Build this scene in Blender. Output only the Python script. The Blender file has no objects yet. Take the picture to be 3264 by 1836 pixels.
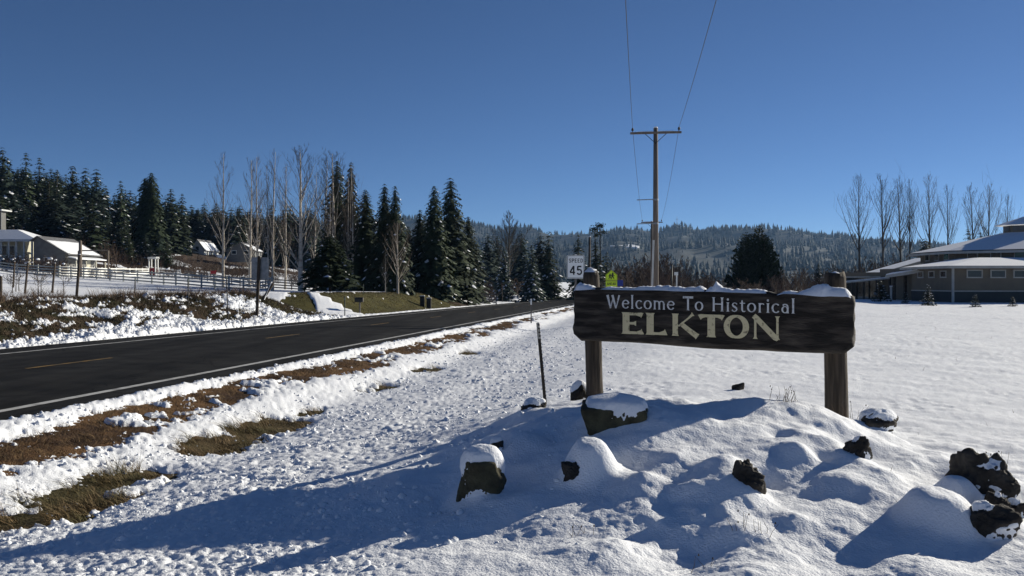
import bpy, bmesh, math, random
import numpy as np
from mathutils import Vector, Matrix

R = math.radians
scene = bpy.context.scene
COL = scene.collection

# ---------------------------------------------------------------- camera
E = 1.75                      # eye height above the snow field
F, CX, HY = 2827.0, 1632.0, 900.0   # focal length in photo pixels, centre column, eye-level row
cam_data = bpy.data.cameras.new('camera')
cam_data.sensor_width = 36.0
cam_data.lens = 18.0 / math.tan(R(30))
cam_data.shift_y = -18.0 / 3264.0
cam_data.clip_start = 0.05
cam_data.clip_end = 20000
cam = bpy.data.objects.new('camera', cam_data)
cam.location = (0, 0, E)
cam.rotation_euler = (R(90), 0, 0)
COL.objects.link(cam)
scene.camera = cam

# ---------------------------------------------------------------- sky, sun, exposure
SUN_AZ = R(55)      # to the right of the view direction (+Y), clockwise
SUN_EL = R(19)
world = bpy.data.worlds.new('World')
scene.world = world
world.use_nodes = True
wn = world.node_tree
sky = wn.nodes.new('ShaderNodeTexSky')
sky.sky_type = 'NISHITA'
sky.sun_disc = False
sky.sun_elevation = SUN_EL
sky.sun_rotation = SUN_AZ
sky.altitude = 1500
sky.air_density = 0.60
sky.dust_density = 0.1
sky.ozone_density = 5.5
wn.links.new(sky.outputs[0], wn.nodes['Background'].inputs[0])
wn.nodes['Background'].inputs[1].default_value = 0.05
sun_data = bpy.data.lights.new('sun', 'SUN')
sun_data.energy = 4.3
sun_data.angle = R(0.53)
sun_data.color = (1.0, 0.93, 0.79)
sun = bpy.data.objects.new('sun', sun_data)
S = Vector((math.sin(SUN_AZ) * math.cos(SUN_EL), math.cos(SUN_AZ) * math.cos(SUN_EL), math.sin(SUN_EL)))
sun.rotation_euler = S.to_track_quat('Z', 'Y').to_euler()
sun.location = S * 50
COL.objects.link(sun)
scene.view_settings.view_transform = 'Standard'
scene.view_settings.look = 'None'
scene.view_settings.exposure = 0.65
scene.view_settings.gamma = 1.0
scene.view_settings.use_curve_mapping = False
scene.cycles.volume_bounces = 0
scene.cycles.max_bounces = 6

# ---------------------------------------------------------------- noise (numpy)
def _hash(ix, iy, seed):
    n = (ix.astype(np.int64) * 374761393 + iy.astype(np.int64) * 668265263 + seed * 974634773) & 0xFFFFFFFF
    n = ((n ^ (n >> 13)) * 1274126177) & 0xFFFFFFFF
    n = ((n ^ (n >> 15)) * 2246822519) & 0xFFFFFFFF
    return ((n ^ (n >> 16)) & 0xFFFFFF) / float(0xFFFFFF)

def vnoise(x, y, seed=0):
    x = np.asarray(x, float); y = np.asarray(y, float)
    ix = np.floor(x); iy = np.floor(y)
    fx = x - ix; fy = y - iy
    u = fx * fx * fx * (fx * (fx * 6 - 15) + 10); v = fy * fy * fy * (fy * (fy * 6 - 15) + 10)
    a = _hash(ix, iy, seed); b = _hash(ix + 1, iy, seed)
    c = _hash(ix, iy + 1, seed); d = _hash(ix + 1, iy + 1, seed)
    return (a + (b - a) * u) * (1 - v) + (c + (d - c) * u) * v

def fbm(x, y, seed=0, octv=4, gain=0.5):
    s = 0.0; a = 1.0; tot = 0.0
    for o in range(octv):
        s = s + a * vnoise(x * 2 ** o + 17.3 * o, y * 2 ** o - 9.1 * o, seed + o)
        tot += a; a *= gain
    return s / tot            # 0..1

def worley(x, y, seed=0):
    ix = np.floor(x); iy = np.floor(y)
    best = np.full(np.shape(x), 9.0)
    for dx in (-1, 0, 1):
        for dy in (-1, 0, 1):
            cx = ix + dx; cy = iy + dy
            px = cx + _hash(cx, cy, seed); py = cy + _hash(cx, cy, seed + 77)
            best = np.minimum(best, (px - x) ** 2 + (py - y) ** 2)
    return np.sqrt(best)

def sstep(a, b, x):
    t = np.clip((np.asarray(x, float) - a) / (b - a), 0, 1)
    return t * t * (3 - 2 * t)

def lerp(a, b, t): return a + (b - a) * t

# ---------------------------------------------------------------- terrain
UX, UY = 0.1427, 0.9898          # road direction; road normal (towards the field) is (UY, -UX)
ROAD_OFF = 12.87                 # camera to centre line
def road_t(X, Y): return UY * X - UX * Y + ROAD_OFF
def road_s(X, Y): return UX * X + UY * Y
def road_pt(t, s):
    d = t - ROAD_OFF
    return (UY * d + UX * s, -UX * d + UY * s)
def road_z(s):
    return 0.108 - 0.0098 * (np.clip(s, -60, 250) + 1.86)
def road_cross(t):               # crown and crossfall
    return np.where(np.asarray(t) > 0, -0.0255 * np.asarray(t), 0.0035 * np.asarray(t))

# thin-plate interpolation of the sign mound, from surveyed points (photo column, row, distance)
_MP = [(1698,1320,9.0),(1895,1280,10.3),(1960,1310,8.4),(2050,1330,8.1),(2232,1330,8.0),(2407,1318,8.1),(2500,1310,8.3),(2590,1296,8.5),
       (2661,1366,8.95),(2710,1378,8.9),(2787,1400,8.8),(2900,1440,8.1),(3040,1490,7.5),(3231,1690,6.05),(2407,1685,5.9),(2600,1660,5.95),
       (1976,1622,6.2),(2344,1457,7.0),(2154,1457,7.0),(2154,1560,6.45),(2344,1560,6.45),(2661,1480,7.0),(1837,1470,7.15),(1584,1445,7.7),(2560,1560,6.5),(1800,1560,6.6),
       (1457,1600,6.8),(1647,1800,5.4),(2914,1790,5.45),(2250,1800,5.4),(2850,1600,6.3),(2500,1400,7.5),(2740,1480,7.3)]
_mx = [((x - CX) / F * Y, Y, E - (y - HY) / F * Y - 0.05) for x, y, Y in _MP]
for a in np.linspace(0, 2 * np.pi, 20, endpoint=False):
    _mx.append((2.0 + 4.3 * math.cos(a), 8.6 + 4.3 * math.sin(a) * 1.15, -0.02))
for p in ((-1.5,7.5,0.02),(-1.5,6.3,0.0),(-0.4,8.9,0.10),(-2.2,9,0.0),(-1.8,5.4,0.0),(1.6,9.4,0.36),(2.6,9.4,0.34),(6.5,8,0.0),(5.6,7.2,0.06),(-1.0,5.5,-0.0),(0.9,11.6,0.1),(2.6,11.0,0.14)):
    _mx.append(p)
_mx = np.array(_mx)
def _tps(r2): return np.where(r2 > 1e-9, r2 * np.log(r2 + 1e-12), 0.0)
_n = len(_mx)
_A = np.zeros((_n + 3, _n + 3))
_d2 = (_mx[:, None, 0] - _mx[None, :, 0]) ** 2 + (_mx[:, None, 1] - _mx[None, :, 1]) ** 2
_A[:_n, :_n] = _tps(_d2) + np.eye(_n) * 0.25
_A[:_n, _n] = 1; _A[:_n, _n + 1] = _mx[:, 0]; _A[:_n, _n + 2] = _mx[:, 1]
_A[_n:, :_n] = _A[:_n, _n:].T
_w = np.linalg.solve(_A, np.concatenate([_mx[:, 2], np.zeros(3)]))
def mound(X, Y):
    X = np.asarray(X, float); Y = np.asarray(Y, float)
    z = np.zeros(np.shape(X))
    m = ((X - 2.0) ** 2 + ((Y - 8.6) / 1.15) ** 2) < 4.7 ** 2
    if np.any(m):
        x = X[m]; y = Y[m]
        v = _w[_n] + _w[_n + 1] * x + _w[_n + 2] * y
        for i in range(_n):
            v = v + _w[i] * _tps((x - _mx[i, 0]) ** 2 + (y - _mx[i, 1]) ** 2)
        rr = np.sqrt((x - 2.0) ** 2 + ((y - 8.6) / 1.15) ** 2)
        z[m] = v * (1 - sstep(3.6, 4.6, rr))
    return z

# snow domes over buried boulders: photo column, distance, width and height in photo pixels
_DOMES = [(2362*1.267,5.95,235*1.267,86*1.267,4.2),(2412*1.267,6.5,130*1.267,48*1.267,3.4),(1482*1.267,6.85,165*1.267,74*1.267,4.2),(1825*1.267,6.6,140*1.267,46*1.267,2.2),
          (1290*1.267,7.9,130*1.267,36*1.267,2.4),(1668*1.267,7.7,120*1.267,18*1.267,2.4),(1213*1.267,6.95,150*1.267,34*1.267,2.4),(1560*1.267,7.9,210*1.267,26*1.267,2.6),
          (2010*1.267,7.0,90*1.267,24*1.267,2.0),(1930*1.267,6.6,80*1.267,-24*1.267,2.0),(2090*1.267,7.3,90*1.267,22*1.267,2.0),(1760*1.267,6.3,110*1.267,24*1.267,2.0),
          (2230*1.267,6.7,120*1.267,20*1.267,2.0),(2150*1.267,6.3,90*1.267,-20*1.267,2.0),(1620*1.267,6.5,90*1.267,18*1.267,2.0),(1340*1.267,9.5,110*1.267,18*1.267,2.0),(2480*1.267,6.9,160*1.267,46*1.267,2.4),
          (1960*1.267,7.5,70*1.267,-16*1.267,2.0),(1860*1.267,6.28,135*1.267,26*1.267,2.6),(2158*1.267,7.0,120*1.267,22*1.267,2.6),(2200*1.267,8.7,170*1.267,20*1.267,2.6),(1222*1.267,6.72,120*1.267,16*1.267,2.4),(2500*1.267,6.0,150*1.267,30*1.267,2.4),(2060*1.267,7.0,60*1.267,-16*1.267,2.0),(1700*1.267,6.9,80*1.267,14*1.267,2.0),(2000*1.267,5.9,90*1.267,16*1.267,2.0),(1850*1.267,5.75,90*1.267,14*1.267,2.0)]
_DW = [((x - CX) / F * Y, Y, (0.74 if abs(h) > 60 else 0.9) * w / 2 / (F / Y), h / (F / Y), p) for x, Y, w, h, p in _DOMES]
def domes(X, Y):
    z = np.zeros(np.shape(X))
    for dx, dy, sg, hh, p in _DW:
        r = np.hypot(X - dx, (Y - dy) * 0.95) / sg
        z = np.where(r < 2.5, z + hh * np.exp(-0.9 * r ** p), z)
    return z

def H(X, Y):
    """bare ground height"""
    X = np.asarray(X, float); Y = np.asarray(Y, float)
    t = road_t(X, Y); s = road_s(X, Y)
    zr = road_z(s)
    # right side: verge, ditch, field
    field = np.where(Y > 85, -0.008 * np.clip(Y - 85, 0, 300), 0.0)
    edge = zr - 0.12
    ditch = np.minimum(zr - 0.52, field - 0.46)
    r1 = lerp(edge, zr - 0.26, sstep(4.5, 6.0, t))
    r2 = lerp(r1, ditch, sstep(5.8, 7.3, t))
    wid = 9.4 + 0.22 * np.clip(s - 12, 0, 70)
    fld = lerp(np.minimum(field, zr - 0.15), field, sstep(9.0, 1.0 + wid * 1.1, t))
    right = lerp(r2, fld, 0.45 * sstep(7.3, 9.4, t) + 0.55 * sstep(7.6, 13.4, t))
    # left side: bank, left field, hillside
    top = 1.07 - 0.0085 * np.clip(s - 52, 0, 60)
    lf = top + 0.052 * np.clip(-t - 25, 0, 400) + 0.085 * np.clip(-t - 62, 0, 130) + 0.06 * np.clip(-t - 80, 0, 200) * sstep(150, 260, Y)
    far = sstep(104, 135, s) * (1 - sstep(-60, -30, -np.abs(t) * 0 + t))
    lf = lf - 1.6 * sstep(100, 118, s) * sstep(-60, -20, t)
    run = 5.2 + 7 * np.exp(-((s - 56.5) / 3.2) ** 2)
    left = lerp(zr - 0.08, lf, sstep(0, 1, (-t - 5.5) / run))
    z = np.where(t > 4.5, right, np.where(t < -5.2, left, zr + road_cross(t) - 0.03))
    z = z + mound(X, Y) + domes(X, Y)
    # gentle undulation off the road
    off = sstep(0.3, 3, np.maximum(t - 5.0, -t - 5.6))
    z = z + off * 0.06 * (fbm(X / 5.0, Y / 5.0, 3, 3) - 0.5)
    return z

def cover(X, Y):
    """(snow thickness over the ground, lumpiness) ; negative thickness = bare"""
    t = road_t(X, Y); s = road_s(X, Y)
    rel = np.zeros(np.shape(X))
    n1 = fbm(X / 0.55, Y / 0.55, 11, 4)
    n2 = fbm(X / 2.3, Y / 2.3, 12, 3)
    # smooth field snow
    w_d = worley(X / 0.30, Y / 0.30, 31)
    w_e = worley(X / 0.085, Y / 0.085, 33)
    dist = np.hypot(X, Y)
    dents = -0.016 * (1 - sstep(0.12, 0.34, w_d)) * sstep(0.5, 0.6, fbm(X / 1.1, Y / 1.1, 41, 2))
    field_rel = 0.036 * (n1 - 0.5) + 0.016 * (fbm(X / 0.11, Y / 0.11, 43, 3, 0.6) - 0.5) + 0.05 * (n2 - 0.5) + dents + 0.006 * (0.5 - w_e)
    # lumpy, half-thawed snow near the ditch and verge
    w1 = worley(X / 0.13 + 0.9 * n1, Y / 0.13 + 0.7 * n2, 21); w2 = worley(X / 0.075, Y / 0.075, 22); w3 = worley(X / 0.42, Y / 0.42, 24)
    w4 = worley(X / 0.075 + 1.5 * n1, Y / 0.075 - 1.1 * n1, 27); fine = fbm(X / 0.055, Y / 0.055, 28, 3, 0.6)
    sel = sstep(0.46, 0.66, fbm(X / 0.35, Y / 0.35, 29, 3)) * (0.25 + 1.1 * sstep(0.35, 0.65, n2))
    lump = (0.044 * np.sqrt(np.clip(1 - (w1 / 0.72) ** 2, 0, 1)) * (0.1 + 1.5 * sel * n1) + 0.020 * np.sqrt(np.clip(1 - (w4 / 0.7) ** 2, 0, 1)) * (1.1 - 0.6 * sel)
            + 0.012 * np.sqrt(np.clip(1 - (w2 / 0.8) ** 2, 0, 1)) + 0.040 * (fine - 0.5) + 0.03 * (0.6 - w3) + 0.07 * (n2 - 0.5)) * 0.64
    L = (1 - sstep(9.8, 13.2, t + 2.2 * (n2 - 0.5))) * sstep(-6.0, -5.4, t) + (1 - sstep(-11.0, -9.5, -(-t) * 1.0)) * 0
    L = np.where(t < -5.2, 0.8 * (1 - sstep(10.5, 12.0, -t)), L)
    th = 0.06 + lerp(field_rel, lump - 0.02, L)
    # verge: dead grass shows in a band along the shoulder
    vb = np.exp(-((t - 5.55 - 0.5 * (fbm(s / 2.6, s * 0 + 2.0, 51, 2) - 0.5)) / 0.52) ** 2)
    vb = vb * sstep(0.34, 0.56, 0.55 * fbm(s / 1.7, t / 0.8, 52, 3) + 0.45 * fbm(X / 0.28, Y / 0.28, 53, 3, 0.6) + 0.045 - 0.08 * sstep(42, 60, s))
    # ditch: grass tufts stand through the snow
    tc = 7.35 - 0.02 * np.clip(s - 4, 0, 9)
    db = np.zeros(np.shape(X))
    for s0, s1, wd in ((3.6, 6.6, 0.34), (7.0, 9.6, 0.40), (11.0, 13.9, 0.42), (14.6, 15.2, 0.2), (18.2, 19.4, 0.30), (22.6, 24.0, 0.28), (29, 30.2, 0.3)):
        win = sstep(s0 - 0.5, s0 + 0.3, s) * (1 - sstep(s1 - 0.3, s1 + 0.5, s))
        db = np.maximum(db, win * np.exp(-((t - tc) / wd) ** 2))
    db = db * sstep(0.30, 0.55, fbm(X / 0.45, Y / 0.45, 56, 3, 0.6) + 0.06)
    edge_n = 0.22 * (fbm(X / 0.22, Y / 0.22, 57, 4, 0.65) - 0.5)
    th = th - (0.19 * vb + 0.20 * db) + edge_n * np.maximum(vb, db) * 2.0
    # snow thrown up along the pavement edge
    th = th + 0.04 * np.exp(-((t - 4.75) / 0.22) ** 2) + 0.05 * np.exp(-((t + 5.6) / 0.3) ** 2)
    # left bank, patchy
    inb = (t < -5.4) & (t > -11.6) & (s < 53.5 + 1.6 * (-t - 6))
    st = 0.66 * fbm(s / 0.75 + t * 0.9, t / 0.22, 61, 4, 0.66) + 0.34 * fbm(X / 3.5, Y / 3.5, 62, 2)
    cov = 0.535 - 0.10 * sstep(7.8, 6.0, -t) * 1.0 + 0.075 * sstep(8.8, 10.6, -t) - 0.11 * (1 - sstep(5.7, 6.7, -t))
    th = np.where(inb, 0.02 + 0.95 * (st - cov) + 0.45 * (lump - 0.03), th)
    # mown green bank beyond the driveway
    wob = 1.4 * (fbm(s / 5, t / 3, 63, 3) - 0.5)
    ing = (t < -6.1 + wob * 0.3) & (t > -11.2 + wob) & (s > 60 + 0.5 * (-t - 6)) & (s < 104 - 0.6 * (-t - 6))
    th = np.where(ing, -0.05 + 0.12 * sstep(0.77, 0.82, fbm(s / 1.3, t / 0.4, 64, 3)), th)
    ing2 = (t < -8.5 + wob) & (t > -13.5) & (s > 60.5) & (s < 73) & (t < -11.4 + wob * 0.5)
    th = np.where(ing2, -0.05 + 0.12 * sstep(0.72, 0.78, fbm(s / 1.2, t / 0.5, 65, 3)), th)
    inh = (t < -5.8) & (t > -7.6 + wob * 0.6) & (s > 50) & (s < 56)
    th = np.where(inh, -0.05, th)
    # brown brushy slope and distant ground: thin broken snow
    br = sstep(64, 72, -t) * 1.0 + sstep(95, 130, Y) * (t > 5) * 0.8
    th = th - br * 0.12 * sstep(0.35, 0.5, fbm(X / 6, Y / 6, 66, 3))
    # pavement is clear
    pv = (t > -5.25 + 0.22 * (n1 - 0.5)) & (t < 4.62 + 0.30 * (n1 - 0.5))
    th = np.where(pv, -0.10, th)
    # mound: softer and deeper, rolling bumps
    mr = np.sqrt((X - 2.0) ** 2 + ((Y - 8.0) / 1.05) ** 2)
    mw = 1 - sstep(2.6, 4.2, mr)
    b1 = worley(X / 0.62 + 0.4 * n1, Y / 0.62, 71)
    roll = 0.11 * (fbm(X / 0.50, Y / 0.50, 72, 2, 0.35) - 0.5) + 0.05 * (0.5 - b1) + 0.022 * (n1 - 0.5)
    b2 = worley(X / 0.24 + 0.5 * n2, Y / 0.24, 73)
    roll = roll + 0.030 * (0.5 - b2) * sstep(0.35, 0.6, fbm(X / 0.9, Y / 0.9, 74, 2)) + 0.020 * (fbm(X / 0.09, Y / 0.09, 75, 3, 0.6) - 0.5)
    th = np.where(pv, th, lerp(th, 0.07 + roll + 0.004 * (0.5 - w_e), mw * (t > 9)))
    return th

_gx = None
def ground_z(X, Y):
    return float(H(np.array([X]), np.array([Y]))[0])
def surf_z(X, Y):
    a = np.array([X]); b = np.array([Y])
    return float((H(a, b) + np.maximum(cover(a, b), 0))[0])
def at(x, y, Y):
    return Vector(((x - CX) / F * Y, Y, E - (y - HY) / F * Y))
def hit(x, y, y0=3.0, y1=400.0):
    """where the view ray through photo pixel (x, y) meets the ground"""
    Ys = np.exp(np.linspace(math.log(y0), math.log(y1), 1500))
    Xs = (x - CX) / F * Ys; Zs = E - (y - HY) / F * Ys
    d = Zs - (H(Xs, Ys) + 0.04)
    k = np.argmax(d < 0)
    if d[k] >= 0: k = len(Ys) - 1
    return Vector((Xs[k], Ys[k], ground_z(Xs[k], Ys[k])))

# ---------------------------------------------------------------- object helpers
def tag(o, label=None, cat=None, group=None, kind=None):
    if label: o['label'] = label
    if cat: o['category'] = cat
    if group: o['group'] = group
    if kind: o['kind'] = kind
    return o
def empty(name, loc, rz=0.0, label=None, cat=None, group=None):
    o = bpy.data.objects.new(name, None)
    o.empty_display_size = 0.2
    o.location = loc; o.rotation_euler = (0, 0, rz)
    COL.objects.link(o)
    return tag(o, label, cat, group)
def link(name, mesh, parent=None, loc=None):
    o = bpy.data.objects.new(name, mesh)
    COL.objects.link(o)
    if parent: o.parent = parent
    if loc is not None: o.location = loc
    return o
def copy_tree(o, parent=None):
    c = o.copy(); COL.objects.link(c)
    c.parent = parent
    for ch in o.children: copy_tree(ch, c)
    return c

class MB:
    def __init__(self): self.v = []; self.f = []
    def add(self, vs, fs):
        b = len(self.v)
        self.v.extend([tuple(p) for p in vs]); self.f.extend([tuple(i + b for i in q) for q in fs])
        return self
    def box(self, c, d, rz=0.0, ry=0.0, rx=0.0):
        M = Matrix.Rotation(rz, 3, 'Z') @ Matrix.Rotation(ry, 3, 'Y') @ Matrix.Rotation(rx, 3, 'X')
        vs = [Vector(c) + M @ Vector((sx * d[0] / 2, sy * d[1] / 2, sz * d[2] / 2)) for sx in (-1, 1) for sy in (-1, 1) for sz in (-1, 1)]
        return self.add(vs, [(0, 1, 3, 2), (4, 6, 7, 5), (0, 4, 5, 1), (2, 3, 7, 6), (0, 2, 6, 4), (1, 5, 7, 3)])
    def bar(self, a, b, w, h=None):
        a = Vector(a); b = Vector(b); h = h or w
        d = (b - a); L = d.length; d.normalize()
        up = Vector((0, 0, 1)) if abs(d.z) < 0.95 else Vector((1, 0, 0))
        s = d.cross(up).normalized(); u = s.cross(d)
        vs = []
        for p in (a, b):
            for i, j in ((-1, -1), (1, -1), (1, 1), (-1, 1)):
                vs.append(p + s * (i * w / 2) + u * (j * h / 2))
        return self.add(vs, [(3, 2, 1, 0), (4, 5, 6, 7), (0, 1, 5, 4), (1, 2, 6, 5), (2, 3, 7, 6), (3, 0, 4, 7)])
    def tube(self, pts, rad, n=8, cap=True):
        pts = [Vector(p) for p in pts]
        rad = rad if isinstance(rad, (list, tuple)) else [rad] * len(pts)
        b = len(self.v); prev = None
        for i, p in enumerate(pts):
            d = (pts[min(i + 1, len(pts) - 1)] - pts[max(i - 1, 0)])
            if d.length < 1e-9: d = Vector((0, 0, 1))
            d.normalize()
            if prev is None:
                r = Vector((1, 0, 0)) if abs(d.x) < 0.9 else Vector((0, 1, 0))
                s = d.cross(r).normalized()
            else:
                s = (prev - d * prev.dot(d)).normalized()
            prev = s; u = d.cross(s)
            for k in range(n):
                a = 2 * math.pi * k / n
                self.v.append(tuple(p + (s * math.cos(a) + u * math.sin(a)) * rad[i]))
        for i in range(len(pts) - 1):
            for k in range(n):
                k2 = (k + 1) % n
                self.f.append((b + i * n + k, b + i * n + k2, b + (i + 1) * n + k2, b + (i + 1) * n + k))
        if cap:
            self.f.append(tuple(b + k for k in reversed(range(n))))
            e = b + (len(pts) - 1) * n
            self.f.append(tuple(e + k for k in range(n)))
        return self
    def prism(self, poly, a, b):
        """poly: list of 3-vectors (planar loop); extruded by vector (b - a)"""
        off = Vector(b) - Vector(a); n = len(poly)
        vs = [Vector(p) for p in poly] + [Vector(p) + off for p in poly]
        fs = [tuple(reversed(range(n))), tuple(range(n, 2 * n))]
        for i in range(n): fs.append((i, (i + 1) % n, n + (i + 1) % n, n + i))
        return self.add(vs, fs)
    def mesh(self, name, mat, smooth=False):
        me = bpy.data.meshes.new(name)
        me.from_pydata(self.v, [], self.f)
        if mat: me.materials.append(mat)
        if smooth: me.polygons.foreach_set('use_smooth', [True] * len(me.polygons))
        me.update()
        return me
    def build(self, name, mat, parent=None, smooth=False, loc=None):
        return link(name, self.mesh(name, mat, smooth), parent, loc)

def np_mesh(name, V, Q, mat, smooth=True, tri=False):
    """fast mesh from arrays; V (n,3), Q (m,4) or (m,3)"""
    me = bpy.data.meshes.new(name)
    V = np.ascontiguousarray(V, dtype=np.float32); Q = np.ascontiguousarray(Q, dtype=np.int32)
    k = Q.shape[1]
    me.vertices.add(len(V)); me.vertices.foreach_set('co', V.ravel())
    me.loops.add(Q.size); me.loops.foreach_set('vertex_index', Q.ravel())
    me.polygons.add(len(Q))
    me.polygons.foreach_set('loop_start', np.arange(0, Q.size, k, dtype=np.int32))
    me.polygons.foreach_set('loop_total', np.full(len(Q), k, dtype=np.int32))
    me.update(calc_edges=True)
    if smooth: me.polygons.foreach_set('use_smooth', np.ones(len(Q), dtype=bool))
    if mat: me.materials.append(mat)
    return me

# ---------------------------------------------------------------- materials
def nd(nt, typ, **kw):
    n = nt.nodes.new(typ)
    for k, v in kw.items():
        if hasattr(n, k): setattr(n, k, v)
        else: n.inputs[k].default_value = v
    return n
def mat(name, c1, c2=None, scale=8.0, rough=0.8, bump=0.0, bscale=None, stretch=(1, 1, 1), spec=0.3, detail=4, rand=0.0, lo=0.35, hi=0.65, bdist=0.02, metal=0.0, coords='Object'):
    m = bpy.data.materials.new(name); m.use_nodes = True
    nt = m.node_tree; b = nt.nodes['Principled BSDF']
    b.inputs['Roughness'].default_value = rough
    b.inputs['Specular IOR Level'].default_value = spec
    b.inputs['Metallic'].default_value = metal
    c2 = c2 or tuple(x * 0.75 for x in c1)
    tc = nd(nt, 'ShaderNodeTexCoord'); mp = nd(nt, 'ShaderNodeMapping')
    mp.inputs['Scale'].default_value = stretch
    nt.links.new(tc.outputs[coords], mp.inputs[0])
    no = nd(nt, 'ShaderNodeTexNoise'); no.inputs['Scale'].default_value = scale; no.inputs['Detail'].default_value = detail
    nt.links.new(mp.outputs[0], no.inputs['Vector'])
    cr = nd(nt, 'ShaderNodeValToRGB')
    cr.color_ramp.elements[0].position = lo; cr.color_ramp.elements[1].position = hi
    cr.color_ramp.elements[0].color = (*c1, 1); cr.color_ramp.elements[1].color = (*c2, 1)
    nt.links.new(no.outputs[0], cr.inputs[0])
    out = cr.outputs[0]
    if rand > 0:
        oi = nd(nt, 'ShaderNodeObjectInfo')
        mr = nd(nt, 'ShaderNodeMapRange'); mr.inputs['To Min'].default_value = 1 - rand; mr.inputs['To Max'].default_value = 1 + rand
        nt.links.new(oi.outputs['Random'], mr.inputs[0])
        mx = nd(nt, 'ShaderNodeMix', data_type='RGBA', blend_type='MULTIPLY'); mx.inputs[0].default_value = 1
        nt.links.new(out, mx.inputs[6]); nt.links.new(mr.outputs[0], mx.inputs[7]); out = mx.outputs[2]
    nt.links.new(out, b.inputs['Base Color'])
    if bump > 0:
        n2 = nd(nt, 'ShaderNodeTexNoise'); n2.inputs['Scale'].default_value = bscale or scale * 3; n2.inputs['Detail'].default_value = 5
        nt.links.new(mp.outputs[0], n2.inputs['Vector'])
        bp = nd(nt, 'ShaderNodeBump'); bp.inputs['Strength'].default_value = bump; bp.inputs['Distance'].default_value = bdist
        nt.links.new(n2.outputs[0], bp.inputs['Height']); nt.links.new(bp.outputs[0], b.inputs['Normal'])
    return m

def snow_mat(name, fine=True):
    m = mat(name, (0.86, 0.88, 0.91), (0.80, 0.82, 0.86), scale=1.3, rough=0.75, bump=0.9, bscale=60.0, spec=0.08, bdist=0.010)
    b = m.node_tree.nodes['Principled BSDF']
    b.inputs['Subsurface Weight'].default_value = 0.0
    return m

M = {}
M['snow'] = snow_mat('snow')
M['snow_far'] = mat('snow_far', (0.84, 0.86, 0.88), (0.78, 0.80, 0.84), scale=3, rough=0.7, bump=0.3)
M['asphalt'] = mat('asphalt', (0.011, 0.0113, 0.0113), (0.022, 0.0218, 0.021), scale=1.2, rough=0.85, bump=0.5, bscale=160, spec=0.06, detail=8, bdist=0.006)
def _asphalt():
    nt = M['asphalt'].node_tree; b = nt.nodes['Principled BSDF']
    src = b.inputs['Base Color'].links[0].from_socket
    tc = nd(nt, 'ShaderNodeTexCoord'); mp = nd(nt, 'ShaderNodeMapping'); mp.vector_type = 'POINT'
    mp.inputs['Rotation'].default_value = (0, 0, math.atan2(0.1427, 0.9898)); mp.inputs['Scale'].default_value = (1.1, 0.035, 1)
    nt.links.new(tc.outputs['Object'], mp.inputs[0])
    no = nd(nt, 'ShaderNodeTexNoise', Scale=1.6, Detail=6.0); nt.links.new(mp.outputs[0], no.inputs['Vector'])
    mr = nd(nt, 'ShaderNodeMapRange'); mr.inputs['From Min'].default_value = 0.3; mr.inputs['From Max'].default_value = 0.7; mr.inputs['To Min'].default_value = 0.62; mr.inputs['To Max'].default_value = 1.55
    nt.links.new(no.outputs[0], mr.inputs[0])
    mx = nd(nt, 'ShaderNodeMix', data_type='RGBA', blend_type='MULTIPLY'); mx.inputs[0].default_value = 1
    nt.links.new(src, mx.inputs[6]); nt.links.new(mr.outputs[0], mx.inputs[7])
    # fine cracks
    vo = nd(nt, 'ShaderNodeTexVoronoi', feature='DISTANCE_TO_EDGE'); vo.inputs['Scale'].default_value = 0.35
    n2 = nd(nt, 'ShaderNodeTexNoise', Scale=0.8, Detail=4.0); ad = nd(nt, 'ShaderNodeVectorMath', operation='ADD')
    nt.links.new(tc.outputs['Object'], n2.inputs['Vector']); nt.links.new(tc.outputs['Object'], ad.inputs[0]); nt.links.new(n2.outputs['Color'], ad.inputs[1]); nt.links.new(ad.outputs[0], vo.inputs['Vector'])
    r2 = nd(nt, 'ShaderNodeMapRange'); r2.inputs['From Min'].default_value = 0.0; r2.inputs['From Max'].default_value = 0.012; r2.inputs['To Min'].default_value = 0.35; r2.inputs['To Max'].default_value = 1.0
    nt.links.new(vo.outputs['Distance'], r2.inputs[0])
    m2 = nd(nt, 'ShaderNodeMix', data_type='RGBA', blend_type='MULTIPLY'); m2.inputs[0].default_value = 1
    nt.links.new(mx.outputs[2], m2.inputs[6]); nt.links.new(r2.outputs[0], m2.inputs[7]); nt.links.new(m2.outputs[2], b.inputs['Base Color'])
_asphalt()
M['white_paint'] = mat('white_paint', (0.42, 0.42, 0.41), (0.12, 0.12, 0.12), scale=4.0, rough=0.8, detail=10, lo=0.48, hi=0.74)
M['yellow_paint'] = mat('yellow_paint', (0.27, 0.16, 0.04), (0.08, 0.055, 0.024), scale=4, rough=0.8, detail=10)
M['needle'] = mat('needle', (0.018, 0.030, 0.016), (0.040, 0.055, 0.026), scale=1.2, rough=0.7, rand=0.35, spec=0.2)
M['needle_blue'] = mat('needle_blue', (0.020, 0.036, 0.028), (0.045, 0.066, 0.050), scale=1.2, rough=0.7, rand=0.35, spec=0.2)
M['needle_dark'] = mat('needle_dark', (0.012, 0.022, 0.010), (0.030, 0.045, 0.018), scale=1.5, rough=0.7, spec=0.2)
M['bark'] = mat('bark', (0.055, 0.040, 0.030), (0.10, 0.08, 0.06), scale=6, rough=0.9, bump=0.5)
M['aspen'] = mat('aspen', (0.42, 0.38, 0.32), (0.17, 0.13, 0.10), scale=2.2, rough=0.8, stretch=(1, 1, 2.5), lo=0.5, hi=0.72)
M['twig'] = mat('twig', (0.12, 0.092, 0.070), (0.07, 0.052, 0.040), scale=2, rough=0.85, rand=0.2)
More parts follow.
